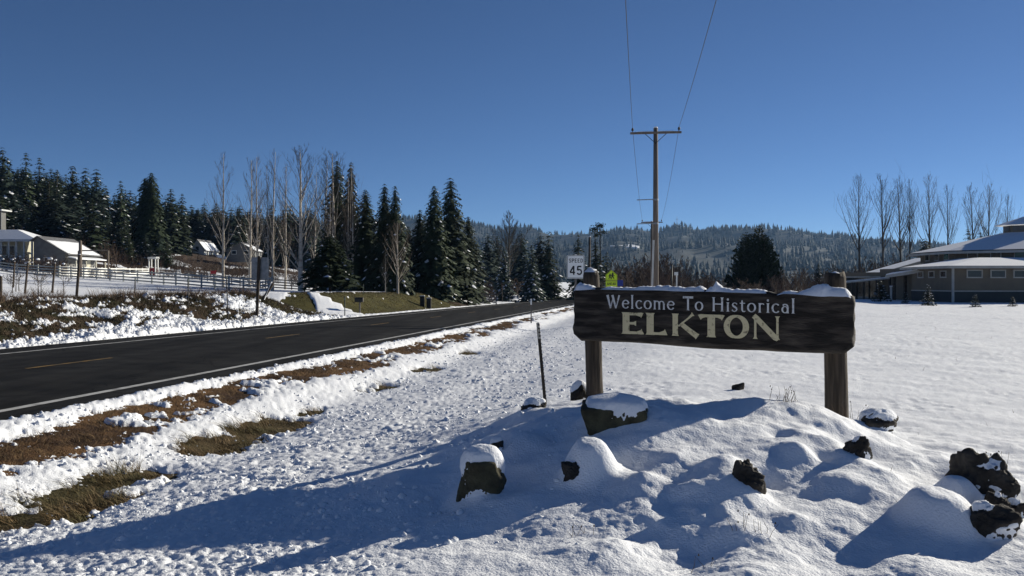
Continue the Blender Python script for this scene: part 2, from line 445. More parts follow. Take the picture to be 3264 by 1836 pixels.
M['twig_brown'] = mat('twig_brown', (0.105, 0.072, 0.052), (0.065, 0.045, 0.035), scale=0.6, rough=0.9, rand=0.35)
M['poplar'] = mat('poplar', (0.10, 0.09, 0.075), (0.06, 0.053, 0.045), scale=2, rough=0.85)
M['rock'] = mat('rock', (0.030, 0.026, 0.022), (0.085, 0.075, 0.062), scale=7, rough=0.92, bump=1.0, bscale=22, detail=8, bdist=0.03, lo=0.4, hi=0.75)
M['mossrock'] = mat('mossrock', (0.040, 0.036, 0.022), (0.085, 0.078, 0.045), scale=9, rough=0.95, bump=0.9, bscale=30, detail=8, bdist=0.02)
M['board'] = mat('board', (0.013, 0.011, 0.010), (0.085, 0.072, 0.060), scale=6, rough=0.9, bump=1.0, bscale=26, stretch=(0.55, 0.55, 3.0), detail=15, bdist=0.014, lo=0.43, hi=0.80)
M['post'] = mat('post', (0.030, 0.024, 0.018), (0.082, 0.064, 0.048), scale=5, rough=0.88, bump=0.8, bscale=11, stretch=(5, 5, 0.4), detail=8, bdist=0.012)
M['pole'] = mat('pole', (0.12, 0.098, 0.080), (0.20, 0.165, 0.135), scale=3, rough=0.88, bump=0.4, stretch=(4, 4, 0.35), detail=8)
M['cream'] = mat('cream_paint', (0.56, 0.50, 0.32), (0.16, 0.13, 0.09), scale=26, rough=0.85, detail=12, lo=0.56, hi=0.72, bump=0.3)
M['grey_paint'] = mat('grey_paint', (0.58, 0.59, 0.60), (0.16, 0.16, 0.16), scale=30, rough=0.85, detail=12, lo=0.56, hi=0.74, bump=0.3)
M['sign_white'] = mat('sign_white', (0.82, 0.83, 0.82), (0.76, 0.77, 0.76), scale=2, rough=0.35, spec=0.5)
M['sign_black'] = mat('sign_black', (0.012, 0.012, 0.013), (0.02, 0.02, 0.02), scale=3, rough=0.45)
M['sign_lime'] = mat('sign_lime', (0.62, 0.80, 0.02), (0.55, 0.74, 0.02), scale=2, rough=0.4, spec=0.5)
M['sign_blue'] = mat('sign_blue', (0.02, 0.04, 0.25), (0.02, 0.03, 0.2), scale=2, rough=0.4)
M['metal'] = mat('metal', (0.30, 0.31, 0.32), (0.20, 0.21, 0.22), scale=6, rough=0.5, metal=0.6)
M['dark_metal'] = mat('dark_metal', (0.022, 0.024, 0.022), (0.045, 0.035, 0.028), scale=14, rough=0.6, metal=0.3)
M['steel_green'] = mat('steel_green', (0.10, 0.13, 0.11), (0.16, 0.18, 0.15), scale=6, rough=0.6)
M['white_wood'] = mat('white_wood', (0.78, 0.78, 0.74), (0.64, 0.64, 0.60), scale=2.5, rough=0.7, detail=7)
M['shaded_white'] = mat('shaded_white', (0.36, 0.37, 0.35), (0.24, 0.25, 0.235), scale=2.5, rough=0.8, detail=7)  # white fence boards on the unlit runs, shade put into a darker colour
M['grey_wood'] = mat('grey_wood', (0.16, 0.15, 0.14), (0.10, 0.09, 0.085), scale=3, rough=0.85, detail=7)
M['house_white'] = mat('house_white', (0.60, 0.61, 0.60), (0.50, 0.51, 0.50), scale=1.5, rough=0.75)
M['house_cream'] = mat('house_cream', (0.55, 0.53, 0.42), (0.46, 0.44, 0.35), scale=1.5, rough=0.75)
M['house_grey'] = mat('house_grey', (0.16, 0.16, 0.155), (0.12, 0.12, 0.115), scale=2, rough=0.8)
M['roof_grey'] = mat('roof_grey', (0.15, 0.15, 0.155), (0.09, 0.09, 0.095), scale=4, rough=0.85, bump=0.4)
M['glass'] = mat('glass', (0.012, 0.016, 0.020), (0.025, 0.03, 0.035), scale=1, rough=0.08, spec=0.6)
M['teal_glass'] = mat('teal_glass', (0.02, 0.11, 0.10), (0.03, 0.14, 0.12), scale=1, rough=0.12, spec=0.6)
M['siding'] = mat('siding', (0.20, 0.165, 0.115), (0.17, 0.14, 0.10), scale=1.2, rough=0.8)
M['wainscot'] = mat('wainscot', (0.055, 0.060, 0.056), (0.046, 0.050, 0.047), scale=1.2, rough=0.75)
M['trim'] = mat('trim', (0.50, 0.48, 0.42), (0.42, 0.40, 0.35), scale=2, rough=0.6)
M['red'] = mat('red_paint', (0.30, 0.02, 0.03), (0.2, 0.015, 0.02), scale=4, rough=0.6)
M['tarp'] = mat('tarp', (0.50, 0.50, 0.47), (0.36, 0.36, 0.34), scale=3, rough=0.7)
M['black'] = mat('black_plastic', (0.012, 0.012, 0.012), (0.02, 0.02, 0.02), scale=3, rough=0.5)

# ---------------------------------------------------------------- ground sheets
def radii(fine):
    r = [0.3, 0.9, 1.7, 2.6, 3.3]
    while r[-1] < 6500:
        x = r[-1]
        if x < 4.2: d = 0.05
        else:
            d = max(0.010, x * x * 0.00043)
            if x < 48: d = min(d, 0.20)
            elif x < 120: d = min(d, 0.2 + (x - 48) * 0.035)
            else: d = x * 0.035
        r.append(x + d * fine)
    return np.array(r)
def angles(n):
    a = list(np.linspace(-32, 32, n))
    side = list(np.linspace(32.4, 62, int(n * 0.09))) + list(np.linspace(65, 180, 26))
    full = sorted(set([-q for q in side if q < 180] + a + side))
    return np.radians(np.array(full))
def polar_sheet(name, nang, fine, zfun, material):
    rr = radii(fine); aa = angles(nang)
    A, Rr = np.meshgrid(aa, rr)
    X = (Rr * np.sin(A)); Y = (Rr * np.cos(A))
    Z = zfun(X.ravel(), Y.ravel())
    V = np.column_stack([X.ravel(), Y.ravel(), Z])
    nr, na = X.shape
    i = np.arange(nr - 1)[:, None] * na + np.arange(na)[None, :]
    j = np.arange(nr - 1)[:, None] * na + ((np.arange(na) + 1) % na)[None, :]
    Q = np.stack([i, i + na, j + na, j], -1).reshape(-1, 4)
    Q = np.concatenate([Q, ])
    me = np_mesh(name, V, Q[:, ::-1], material)
    return me, X.ravel(), Y.ravel()

def snow_z(X, Y):
    z = H(X, Y); th = cover(X, Y)
    far = np.hypot(X, Y) > 420
    z = z + np.where(th > 0, th, np.maximum(th * 1.5, -0.16) - 0.02)
    return np.where(far, np.minimum(z, 6.0) - 4 * sstep(420, 900, np.hypot(X, Y)), z)
me, _, _ = polar_sheet('ground', 640, 1.0, snow_z, M['snow'])
tag(link('ground', me), 'snow lying over the field, verge and mound', None, kind='structure')

def soil_color(X, Y):
    t = road_t(X, Y); s = road_s(X, Y)
    n = fbm(X / 0.8, Y / 0.8, 81, 4)[:, None]; n2 = fbm(X / 0.25, Y / 0.25, 82, 3)[:, None]
    C = lambda *c: np.array(c)[None, :]
    verge = lerp(C(0.050, 0.030, 0.019), C(0.150, 0.085, 0.040), sstep(0.38, 0.62, n))
    ditch = lerp(C(0.045, 0.040, 0.018), C(0.085, 0.062, 0.032), sstep(0.35, 0.65, n))
    bank = lerp(C(0.036, 0.036, 0.017), C(0.082, 0.056, 0.036), sstep(0.36, 0.60, n))
    lawn = lerp(C(0.078, 0.070, 0.022), C(0.060, 0.056, 0.020), sstep(0.3, 0.7, n))
    brush = lerp(C(0.085, 0.060, 0.045), C(0.050, 0.038, 0.030), sstep(0.3, 0.7, n))
    col = np.where((t > 6.7)[:, None], ditch, verge)
    col = np.where((t < 0)[:, None], bank, col)
    col = np.where(((t < 0) & (s > 49) & (s < 112) & (t > -20))[:, None], lawn, col)
    col = np.where(((t < -40) | (Y > 95))[:, None], brush, col)
    return col * (0.75 + 0.5 * n2)
soil = bpy.data.materials.new('soil'); soil.use_nodes = True
nt = soil.node_tree; b = nt.nodes['Principled BSDF']; b.inputs['Roughness'].default_value = 0.95; b.inputs['Specular IOR Level'].default_value = 0.1
va = nd(nt, 'ShaderNodeVertexColor', layer_name='tint'); nt.links.new(va.outputs[0], b.inputs['Base Color'])
tcn = nd(nt, 'ShaderNodeTexCoord'); nn = nd(nt, 'ShaderNodeTexNoise', Scale=35.0, Detail=8.0)
bb = nd(nt, 'ShaderNodeBump', Strength=0.8, Distance=0.04)
nt.links.new(tcn.outputs['Object'], nn.inputs['Vector']); nt.links.new(nn.outputs[0], bb.inputs['Height']); nt.links.new(bb.outputs[0], b.inputs['Normal'])
def soil_z(X, Y):
    d = np.hypot(X, Y)
    z = H(X, Y) + 0.025 * (fbm(X / 0.2, Y / 0.2, 83, 2) - 0.5) * (np.abs(road_t(X, Y) + 0.3) > 5.2)
    t = road_t(X, Y)
    z = np.where((t > -5.3) & (t < 4.6), z - 0.03, z)
    return np.where(d > 420, np.minimum(z, 6.0) - 4 * sstep(420, 900, d) - 0.3, z)
me, gx, gy = polar_sheet('soil', 420, 1.7, soil_z, soil)
ca = me.color_attributes.new('tint', 'FLOAT_COLOR', 'POINT')
cc = np.ones((len(gx), 4), dtype=np.float32); cc[:, :3] = soil_color(gx, gy)
ca.data.foreach_set('color', cc.ravel())
tag(link('soil', me), 'bare brown grass and soil showing between the snow', None, kind='structure')

# ---------------------------------------------------------------- road
def strip(ts, ss, dz, name, material, parent=None):
    V = []; Q = []
    for s in ss:
        for t in ts:
            x, y = road_pt(t, s); V.append((x, y, float(road_z(s) + road_cross(t)) + dz))
    k = len(ts)
    for i in range(len(ss) - 1):
        for j in range(k - 1):
            Q.append((i * k + j, i * k + j + 1, (i + 1) * k + j + 1, (i + 1) * k + j))
    return link(name, np_mesh(name, np.array(V), np.array(Q), material, smooth=False), parent)
road = strip([-5.2, -4.4, -3.7, -1.8, 0, 1.8, 3.7, 4.2, 4.6], list(np.arange(-70, 420, 2.0)), 0.0, 'road', M['asphalt'])
tag(road, 'dark two lane asphalt highway running past the sign', None, kind='structure')
strip([3.62, 3.78], list(np.arange(-70, 420, 2.0)), 0.005, 'edge_line', M['white_paint'], road)
strip([-3.78, -3.62], list(np.arange(-70, 420, 2.0)), 0.005, 'edge_line', M['white_paint'], road)
S0 = road_s((-13.0 + 0.1443 * 18.8), 18.8)
for k in range(-5, 24):
    a = S0 + 12.19 * k
    strip([-0.055, 0.055], [a, a + 1.5, a + 3.05], 0.005, 'centre_dash', M['yellow_paint'], road)

# ---------------------------------------------------------------- distant hills
RX = [-2200, -600, 300, 900, 1200, 1350, 1510, 1590, 1676, 1752, 1855, 1927, 1966, 2033, 2096, 2128, 2183, 2214, 2324, 2423, 2522, 2613, 2729, 2861, 2985, 3060, 3264, 3700, 5000]
RY = [ 700,  690, 690, 700,  700,  705,  708,  720,  718,  738,  736,  734,  722,  722,  732,  720,  712,  724,  727,  727,  723,  733,  746,  760,  768,  778,  790,  800,  800]
RY = [q + 28 for q in RY]
HD = 3400.0
def hill_h(X, Y):
    col = CX + F * X / np.maximum(Y, 1.0)
    ridge = (HY - np.interp(col, RX, RY)) / F * HD + E
    f = sstep(1000, HD, Y)
    n = fbm(X / 260, Y / 260, 91, 4)
    spur = 0.62 + 0.76 * n
    z = -6 + (ridge + 4) * lerp(np.minimum(f * spur, 1.0), 1.0, sstep(HD * 0.86, HD, Y))
    return z - 60 * sstep(HD, HD + 700, Y)
ang = np.linspace(-1.05, 1.05, 420); rad = np.concatenate([np.linspace(950, HD, 110), np.linspace(HD + 30, HD + 700, 14)])
A, Rr = np.meshgrid(ang, rad)
X = (Rr * np.tan(A)).ravel(); Y = Rr.ravel()
Z = hill_h(X, Y)
na, nr = len(ang), len(rad)
i = (np.arange(nr - 1)[:, None] * na + np.arange(na - 1)[None, :]).ravel()
M['hill'] = mat('hill', (0.026, 0.032, 0.029), (0.058, 0.066, 0.066), scale=0.012, rough=0.95, detail=8, lo=0.50, hi=0.66, bump=0.6, bscale=0.15, bdist=3.0)
hills = link('hills', np_mesh('hills', np.column_stack([X, Y, Z]), np.stack([i, i + 1, i + na + 1, i + na], -1), M['hill']))
tag(hills, 'hazy forested hills under light snow on the horizon', None, kind='structure')

def scatter_forest(name, n, seed, material, keep, hmin, hmax, label):
    rs = np.random.RandomState(seed)
    a = rs.uniform(-0.68, 0.68, n); r = np.sqrt(rs.uniform(1100 ** 2, (HD + 60) ** 2, n))
    r[: n // 4] = HD + rs.uniform(-120, 30, n // 4)
    x = r * np.tan(a); y = r
    k = keep(x, y) > rs.uniform(0, 1, n)
    x = x[k]; y = y[k]; z = hill_h(x, y) - 1.0; m = len(x)
    h = rs.uniform(hmin, hmax, m) * (0.75 + 0.5 * fbm(x / 90, y / 90, seed + 5, 2)); w = h * rs.uniform(0.16, 0.30, m)
    ns = 5; V = []; T = []
    # two stacked skirts and a tip for an uneven outline
    tiers = [(0.08, 1.0, 0.62), (0.42, 0.66, 1.0)]
    base = 0
    for zb, wf, zt in tiers:
        off = rs.uniform(0, 6.28, m)
        P = np.zeros((m, ns + 1, 3))
        for q in range(ns):
            jit = rs.uniform(0.7, 1.25, m)
            P[:, q, 0] = x + np.cos(off + q * 2 * np.pi / ns) * w * wf * jit
            P[:, q, 1] = y + np.sin(off + q * 2 * np.pi / ns) * w * wf * jit
            P[:, q, 2] = z + h * (zb + rs.uniform(-0.05, 0.05, m))
        P[:, ns] = np.column_stack([x, y, z + h * zt])
        idx = np.arange(m)[:, None] * (ns + 1) + base
        for q in range(ns):
            T.append(np.column_stack([idx + q, idx + (q + 1) % ns, idx + ns]))
        V.append(P.reshape(-1, 3)); base += m * (ns + 1)
    me = np_mesh(name, np.concatenate(V), np.concatenate(T), material, smooth=False)
    return tag(link(name, me), label, 'forest', kind='stuff')
def dens_dark(x, y):
    n = fbm(x / 170, y / 170, 95, 4)
    return np.clip(sstep(0.44, 0.52, n) * 0.95 + 0.12 + 0.8 * sstep(HD - 160, HD - 20, y), 0, 1)
def dens_pale(x, y):
    n = fbm(x / 170, y / 170, 95, 4)
    return np.clip(1.0 - sstep(0.40, 0.55, n), 0, 1) * (fbm(x / 60, y / 60, 97, 2) > 0.40)
M['far_conifer'] = mat('far_conifer', (0.014, 0.022, 0.020), (0.026, 0.037, 0.034), scale=0.02, rough=0.9, detail=6)
M['far_frost'] = mat('far_frost', (0.030, 0.040, 0.037), (0.052, 0.064, 0.061), scale=0.03, rough=0.9, detail=6)
scatter_forest('hill_forest', 26000, 5, M['far_conifer'], dens_dark, 13, 25, 'dark conifer forest covering the far hills')
scatter_forest('hill_frosted_wood', 18000, 6, M['far_frost'], dens_pale, 7, 14, 'pale frosted young woods on the far hillsides')
# open snow-covered clearings on the hill
for (cx, cy, w, h) in ((1990, 784, 62, 13), (2140, 801, 42, 9), (2337, 784, 18, 4)):
    Yc = 2100.0; px = F / Yc; c = at(cx, cy, Yc); V = []; n = 26
    mbx = MB(); rnd = random.Random(cx)
    ring = []
    for k in range(n):
        a = 2 * math.pi * k / n; q = 0.8 + 0.35 * rnd.random()
        ring.append((math.cos(a) * w / px / 1.4 * q, math.sin(a) * 70 * q))
    top = [Vector((c.x + u, Yc + v, c.z + v * 0.10 + 1.5)) for u, v in ring]
    bot = [p - Vector((0, 0, 22)) for p in top]
    mbx.add(top + bot, [tuple(range(n))] + [(i, n + i, n + (i + 1) % n, (i + 1) % n) for i in range(n)])
    tag(mbx.build('hill_clearing', M['snow_far']), None, None, kind='structure')

# ---------------------------------------------------------------- tree builders
def conifer_mesh(seed, h, rmax, levels, nb, droop=0.35, base=0.06, power=0.85, stations=4, wide=0.30, snowp=0.25, mat_key='needle', leaders=1, up=0.0):
    """needle crown made of drooping branch fans; returns (trunk mesh, crown mesh, snow mesh)"""
    rnd = random.Random(seed)
    V = []; T = []; SV = []; ST = []
    tr = MB()
    for ld in range(leaders):
        if leaders == 1: ox = oy = 0.0; hh = h
        else:
            a = ld * 2.4; q = 0.30 * rmax * math.sqrt(ld)
            ox, oy = math.cos(a) * q, math.sin(a) * q * 0.7; hh = h * (1 - 0.10 * rnd.random() * (ld > 0) - 0.02 * ld)
        tr.tube([(ox, oy, -0.4), (ox, oy, hh * 0.5), (ox, oy, hh * 0.97)], [0.018 * h + 0.05, 0.011 * h, 0.01], 6)
        lv = levels
        for i in range(lv):
            f = (i + rnd.random() * 0.8) / lv
            z = hh * (base + (1 - base) * f)
            rr = rmax * (1 - f) ** power * (0.72 if leaders > 1 else 1.0)
            nbk = max(4, int(nb * (1 - 0.45 * f)))
            a0 = rnd.random() * 6.28
            for b_ in range(nbk):
                az = a0 + 6.2832 * (b_ + 0.5 * rnd.random()) / nbk
                L = rr * rnd.uniform(0.62, 1.14) + 0.025 * h * rnd.random() + 0.10
                ca, sa = math.cos(az), math.sin(az)
                dr = droop * rnd.uniform(0.6, 1.4)
                pts = []
                for k in range(stations + 1):
                    g = k / stations
                    pts.append((ox + ca * L * g, oy + sa * L * g, z - dr * L * (g ** 1.4) + up * L * max(0, g - 0.6) + 0.10 * L * (1 - g)))
                for k in range(stations):
                    p = pts[k]; q = pts[k + 1]
                    g = (k + 0.5) / stations
                    w = (wide * L * (1.05 - 0.55 * g) * (0.45 + 0.75 * min(1, g * 2.2)) + 0.05) * rnd.uniform(0.7, 1.3)
                    for sg in (-1, 1):
                        fw = rnd.uniform(0.25, 0.75)
                        tx = p[0] + (q[0] - p[0]) * fw * 1.6 - sa * w * sg
                        ty = p[1] + (q[1] - p[1]) * fw * 1.6 + ca * w * sg
                        tz = p[2] + (q[2] - p[2]) * fw - w * rnd.uniform(0.1, 0.7)
                        n0 = len(V); V += [p, q, (tx, ty, tz)]; T.append((n0, n0 + 1, n0 + 2))
                if rnd.random() < snowp * (1.25 - f):
                    k = rnd.choice((stations - 2, stations - 1)); p = pts[max(k, 1)]; q = pts[min(k + 1, stations)]
                    w = wide * L * rnd.uniform(0.22, 0.55) + 0.02; lift = 0.04 + 0.01 * L
                    mid = [(p[j] + q[j]) / 2 for j in range(3)]
                    n0 = len(SV)
                    SV += [(p[0], p[1], p[2] + lift * 0.5), (q[0], q[1], q[2] + lift * 0.2),
                           (mid[0] - sa * w, mid[1] + ca * w, mid[2] - w * 0.25 + lift * 0.3), (mid[0] + sa * w, mid[1] - ca * w, mid[2] - w * 0.25 + lift * 0.3),
                           (mid[0], mid[1], mid[2] + lift * 1.5)]
                    ST += [(n0, n0 + 4, n0 + 2), (n0 + 2, n0 + 4, n0 + 1), (n0 + 1, n0 + 4, n0 + 3), (n0 + 3, n0 + 4, n0)]
    trunk = tr.mesh('trunk', M['bark'], True)
    crown = np_mesh('crown', np.array(V), np.array(T), M[mat_key], smooth=False)
    snow = np_mesh('snow_load', np.array(SV), np.array(ST), M['snow_far'], smooth=False) if SV else None
    return trunk, crown, snow
def plant_conifer(meshes, name, loc, sc, rz, label, cat, group=None, sx=1.0):
    o = empty(name, loc, rz, label, cat, group)
    o.scale = (sc * sx, sc * sx, sc)
    link('trunk', meshes[0], o); c = link('crown', meshes[1], o)
    if meshes[2]: link('snow_load', meshes[2], c)['kind'] = 'stuff'
    return o

def bare_tree_mesh(seed, h, r0, nprim, spread, first=0.22, ang=0.6, nsec=6, ntwig=3, curve=0.5, trunk_key='aspen', twig_key='twig', fork=0.0, taper=0.9, lenf=0.42, twr=0.008, stems=1):
    rnd = random.Random(seed)
    tr = MB(); tw = MB()
    def limb(mb, p, d, L, r, n, seg, up, wob):
        pts = [p.copy()]; rad = [r]; d = d.normalized()
        for k in range(seg):
            d = (d + Vector((rnd.uniform(-wob, wob), rnd.uniform(-wob, wob), up + rnd.uniform(-wob, wob) * 0.5))).normalized()
            p = p + d * (L / seg); pts.append(p.copy()); rad.append(max(r * (1 - taper * (k + 1) / seg), twr * 0.6))
        mb.tube(pts, rad, n, cap=False)
        return pts, rad
    for st in range(stems):
        bx = Vector((0, 0, -0.3)) if stems == 1 else Vector((rnd.uniform(-spread, spread) * 0.35, rnd.uniform(-spread, spread) * 0.35, -0.2))
        d0 = Vector((rnd.uniform(-0.04, 0.04), rnd.uniform(-0.04, 0.04), 1)) if stems == 1 else Vector((rnd.uniform(-0.5, 0.5), rnd.uniform(-0.5, 0.5), 1))
        hh = h if stems == 1 else h * rnd.uniform(0.55, 1.0)
        tp, trad = limb(tr, bx, d0, hh, r0, 7 if stems == 1 else 4, 10 if stems == 1 else 5, 0.02, 0.018 if stems == 1 else 0.10)
        npr = nprim if stems == 1 else max(3, nprim // stems)
        for i in range(npr):
            f = first + (0.97 - first) * (i + rnd.random()) / npr
            k = min(int(f * (len(tp) - 1)), len(tp) - 2); g = f * (len(tp) - 1) - k
            p = tp[k].lerp(tp[k + 1], g)
            az = rnd.random() * 6.28 + i * 2.4; an = ang * rnd.uniform(0.75, 1.25)
            d = Vector((math.sin(an) * math.cos(az), math.sin(an) * math.sin(az), math.cos(an)))
            prof = (1.05 - f) if f > 0.35 else 0.70 * (0.5 + f)
            L = hh * lenf * prof * rnd.uniform(0.6, 1.2) + 0.25
            r = max(r0 * 0.42 * (1.05 - f) * rnd.uniform(0.6, 1.0), twr)
            if fork and rnd.random() < fork and f < 0.62: L *= rnd.uniform(1.1, 1.4); r *= 1.7
            pp, pr = limb(tr if r > 0.03 else tw, p, d, L, r, 4, 5, curve * 0.22, 0.07)
            for j in range(nsec):
                g = 0.2 + 0.8 * (j + rnd.random()) / nsec
                k = min(int(g * 5), 4); q = pp[k].lerp(pp[k + 1], g * 5 - k)
                base_d = (pp[k + 1] - pp[k]).normalized()
                side = Vector((rnd.uniform(-1, 1), rnd.uniform(-1, 1), rnd.uniform(-0.2, 0.8)))
                d2 = (base_d + side * 0.75).normalized()
                L2 = L * rnd.uniform(0.18, 0.45) * (1.15 - 0.5 * g) + 0.12
                sp, sr = limb(tw, q, d2, L2, max(pr[k] * 0.5, twr), 3, 3, curve * 0.2, 0.12)
                for m_ in range(ntwig):
                    g2 = rnd.uniform(0.25, 1.0); k2 = min(int(g2 * 3), 2)
                    q2 = sp[k2].lerp(sp[k2 + 1], g2 * 3 - k2)
                    d3 = ((sp[k2 + 1] - sp[k2]).normalized() + Vector((rnd.uniform(-1, 1), rnd.uniform(-1, 1), rnd.uniform(-0.1, 1.0))) * 0.7).normalized()
                    limb(tw, q2, d3, L2 * rnd.uniform(0.35, 0.7), twr, 3, 1, 0.1, 0.05)
    return tr.mesh('trunk', M[trunk_key], True), tw.mesh('crown', M[twig_key])
def plant_bare(meshes, name, loc, sc, rz, label, cat='tree', group=None, sx=1.0, tw=None):
    o = empty(name, loc, rz, label, cat, group); o.scale = (sc * sx, sc * sx, sc)
    link('trunk', meshes[0], o); link('crown', meshes[1], o)
    return o

# ---------------------------------------------------------------- lettering: strokes with changing width
class Glyphs:
    """flat letters drawn as strokes in a (u, v) plane, mapped to 3-D by fn(u, v, lift)"""
    def __init__(self, fn, lift=0.004): self.mb = MB(); self.fn = fn; self.lift = lift; self.k = 0
    def poly(self, pts, wid, closed=False):
        self.k += 1
        lift = self.lift + 0.00025 * (self.k % 6)
        n = len(pts); L = []; Rr = []
        for i in range(n):
            a = pts[(i - 1) % n] if (closed or i > 0) else pts[i]
            b = pts[(i + 1) % n] if (closed or i < n - 1) else pts[i]
            dx, dy = b[0] - a[0], b[1] - a[1]; q = math.hypot(dx, dy) or 1
            nx, ny = -dy / q, dx / q; w = wid[i] / 2
            L.append((pts[i][0] + nx * w, pts[i][1] + ny * w)); Rr.append((pts[i][0] - nx * w, pts[i][1] - ny * w))
        vs = [self.fn(*p, lift) for p in L] + [self.fn(*p, lift) for p in Rr]
        m = n if closed else n - 1
        self.mb.add(vs, [(i, (i + 1) % n, n + (i + 1) % n, n + i) for i in range(m)])
    def fill(self, pts):
        self.k += 1
        self.mb.add([self.fn(*p, self.lift + 0.00025 * (self.k % 6)) for p in pts], [tuple(range(len(pts)))])
def arc(cx, cy, rx, ry, a0, a1, thin, thick, n=18, p=1.2):
    P = []; W = []
    for i in range(n + 1):
        a = R(a0 + (a1 - a0) * i / n)
        P.append((cx + rx * math.cos(a), cy + ry * math.sin(a))); W.append(thin + (thick - thin) * abs(math.cos(a)) ** p)
    return P, W
def ser(x, y0, y1, w, fl=1.75, fh=0.09):        # upright stem with flared ends
    d = 1 if y1 > y0 else -1
    return ([(x, y0), (x, y0 + d * fh * 0.45), (x, y0 + d * fh), (x, y1 - d * fh), (x, y1 - d * fh * 0.45), (x, y1)], [w * fl, w * (1 + (fl - 1) * 0.35), w, w, w * (1 + (fl - 1) * 0.35), w * fl])
def line(x0, y0, x1, y1, w0, w1=None): return ([(x0, y0), ((x0 + x1) / 2, (y0 + y1) / 2), (x1, y1)], [w0, (w0 + (w1 or w0)) / 2 * 0.94, w1 or w0])
XH = 0.66
GL = {  # width, strokes; cap height 1
 'W': (1.22, [line(0.10, 1.0, 0.36, 0.0, 0.20, 0.13), line(0.36, 0.0, 0.60, 0.9, 0.07, 0.08), line(0.52, 1.0, 0.82, 0.0, 0.19, 0.13), line(0.82, 0.0, 1.10, 1.0, 0.07, 0.14)]),
 'e': (0.62, [arc(0.32, 0.33, 0.25, 0.30, 12, 325, 0.06, 0.135), line(0.10, 0.36, 0.56, 0.36, 0.06)]),
 'l': (0.30, [ser(0.14, 0.0, 1.04, 0.13)]),
 'c': (0.58, [arc(0.32, 0.33, 0.25, 0.30, 42, 320, 0.06, 0.135)]),
 'o': (0.66, [arc(0.33, 0.33, 0.26, 0.30, 0, 360, 0.055, 0.135, 24)]),
 'm': (1.02, [ser(0.14, 0.0, XH, 0.125), arc(0.32, 0.40, 0.19, 0.22, 170, 0, 0.06, 0.12, 10), ser(0.51, 0.0, 0.45, 0.125, 1.5), arc(0.69, 0.40, 0.19, 0.22, 170, 0, 0.06, 0.12, 10), ser(0.88, 0.0, 0.45, 0.125, 1.5)]),
 'T': (0.84, [line(0.02, 0.95, 0.82, 0.95, 0.16, 0.16), line(0.10, 0.955, 0.74, 0.955, 0.09), ser(0.42, 0.0, 0.96, 0.14)]),
 'H': (0.98, [ser(0.17, 0.0, 1.0, 0.14), ser(0.80, 0.0, 1.0, 0.14), line(0.17, 0.52, 0.80, 0.52, 0.085)]),
 'i': (0.30, [ser(0.15, 0.0, XH, 0.13), arc(0.15, 0.86, 0.04, 0.045, 0, 360, 0.08, 0.08, 10)]),
 's': (0.50, [([(0.42, 0.53), (0.36, 0.61), (0.25, 0.635), (0.14, 0.59), (0.10, 0.50), (0.15, 0.41), (0.26, 0.345), (0.37, 0.27), (0.41, 0.17), (0.36, 0.07), (0.25, 0.025), (0.13, 0.05), (0.06, 0.14)],
               [0.10, 0.06, 0.055, 0.075, 0.105, 0.13, 0.14, 0.13, 0.105, 0.075, 0.055, 0.06, 0.10])]),
 't': (0.46, [([(0.20, 0.84), (0.20, 0.70), (0.20, 0.16), (0.25, 0.05), (0.35, 0.03), (0.44, 0.08)], [0.06, 0.12, 0.125, 0.10, 0.07, 0.05]), line(0.03, 0.62, 0.42, 0.62, 0.07)]),
 'r': (0.50, [ser(0.16, 0.0, XH, 0.13), arc(0.34, 0.42, 0.18, 0.20, 165, 45, 0.06, 0.10, 8)]),
 'a': (0.60, [arc(0.27, 0.25, 0.19, 0.22, 20, 340, 0.055, 0.12), ser(0.46, 0.0, 0.42, 0.125, 1.4), arc(0.28, 0.44, 0.18, 0.18, 0, 150, 0.06, 0.12, 8)]),
}
BIG = {  # bold flared capitals in a unit square
 'E': [ser(0.25, 0.0, 1.0, 0.34, 1.32, 0.10), ([(0.3, 0.93), (0.70, 0.93), (0.90, 0.91), (0.97, 0.87)], [0.13, 0.12, 0.20, 0.26]), ([(0.3, 0.50), (0.58, 0.50), (0.70, 0.50)], [0.11, 0.12, 0.24]), ([(0.3, 0.07), (0.70, 0.07), (0.92, 0.10), (0.99, 0.14)], [0.13, 0.12, 0.20, 0.28])],
 'L': [ser(0.27, 0.0, 1.0, 0.34, 1.32, 0.10), ([(0.3, 0.07), (0.68, 0.07), (0.90, 0.11), (0.98, 0.15)], [0.13, 0.12, 0.21, 0.30])],
 'K': [ser(0.18, 0.0, 1.0, 0.25, 1.32, 0.10), ([(0.28, 0.44), (0.60, 0.80), (0.72, 0.96), (0.76, 1.0)], [0.07, 0.08, 0.12, 0.22]), ([(0.36, 0.56), (0.62, 0.28), (0.86, 0.04), (0.90, 0.0)], [0.20, 0.22, 0.24, 0.30])],
 'T': [ser(0.5, 0.0, 0.95, 0.34, 1.30, 0.10), ([(0.0, 0.86), (0.08, 0.91), (0.25, 0.935), (0.75, 0.935), (0.92, 0.91), (1.0, 0.86)], [0.26, 0.20, 0.13, 0.13, 0.20, 0.26])],
 'O': [arc(0.5, 0.5, 0.36, 0.455, 0, 360, 0.10, 0.27, 30, 1.1)],
 'N': [ser(0.10, 0.0, 1.0, 0.10, 2.2, 0.10), ser(0.92, 0.0, 1.0, 0.10, 2.2, 0.10), ([(0.04, 1.0), (0.14, 0.90), (0.84, 0.08), (0.94, 0.0)], [0.22, 0.24, 0.24, 0.16])],
}
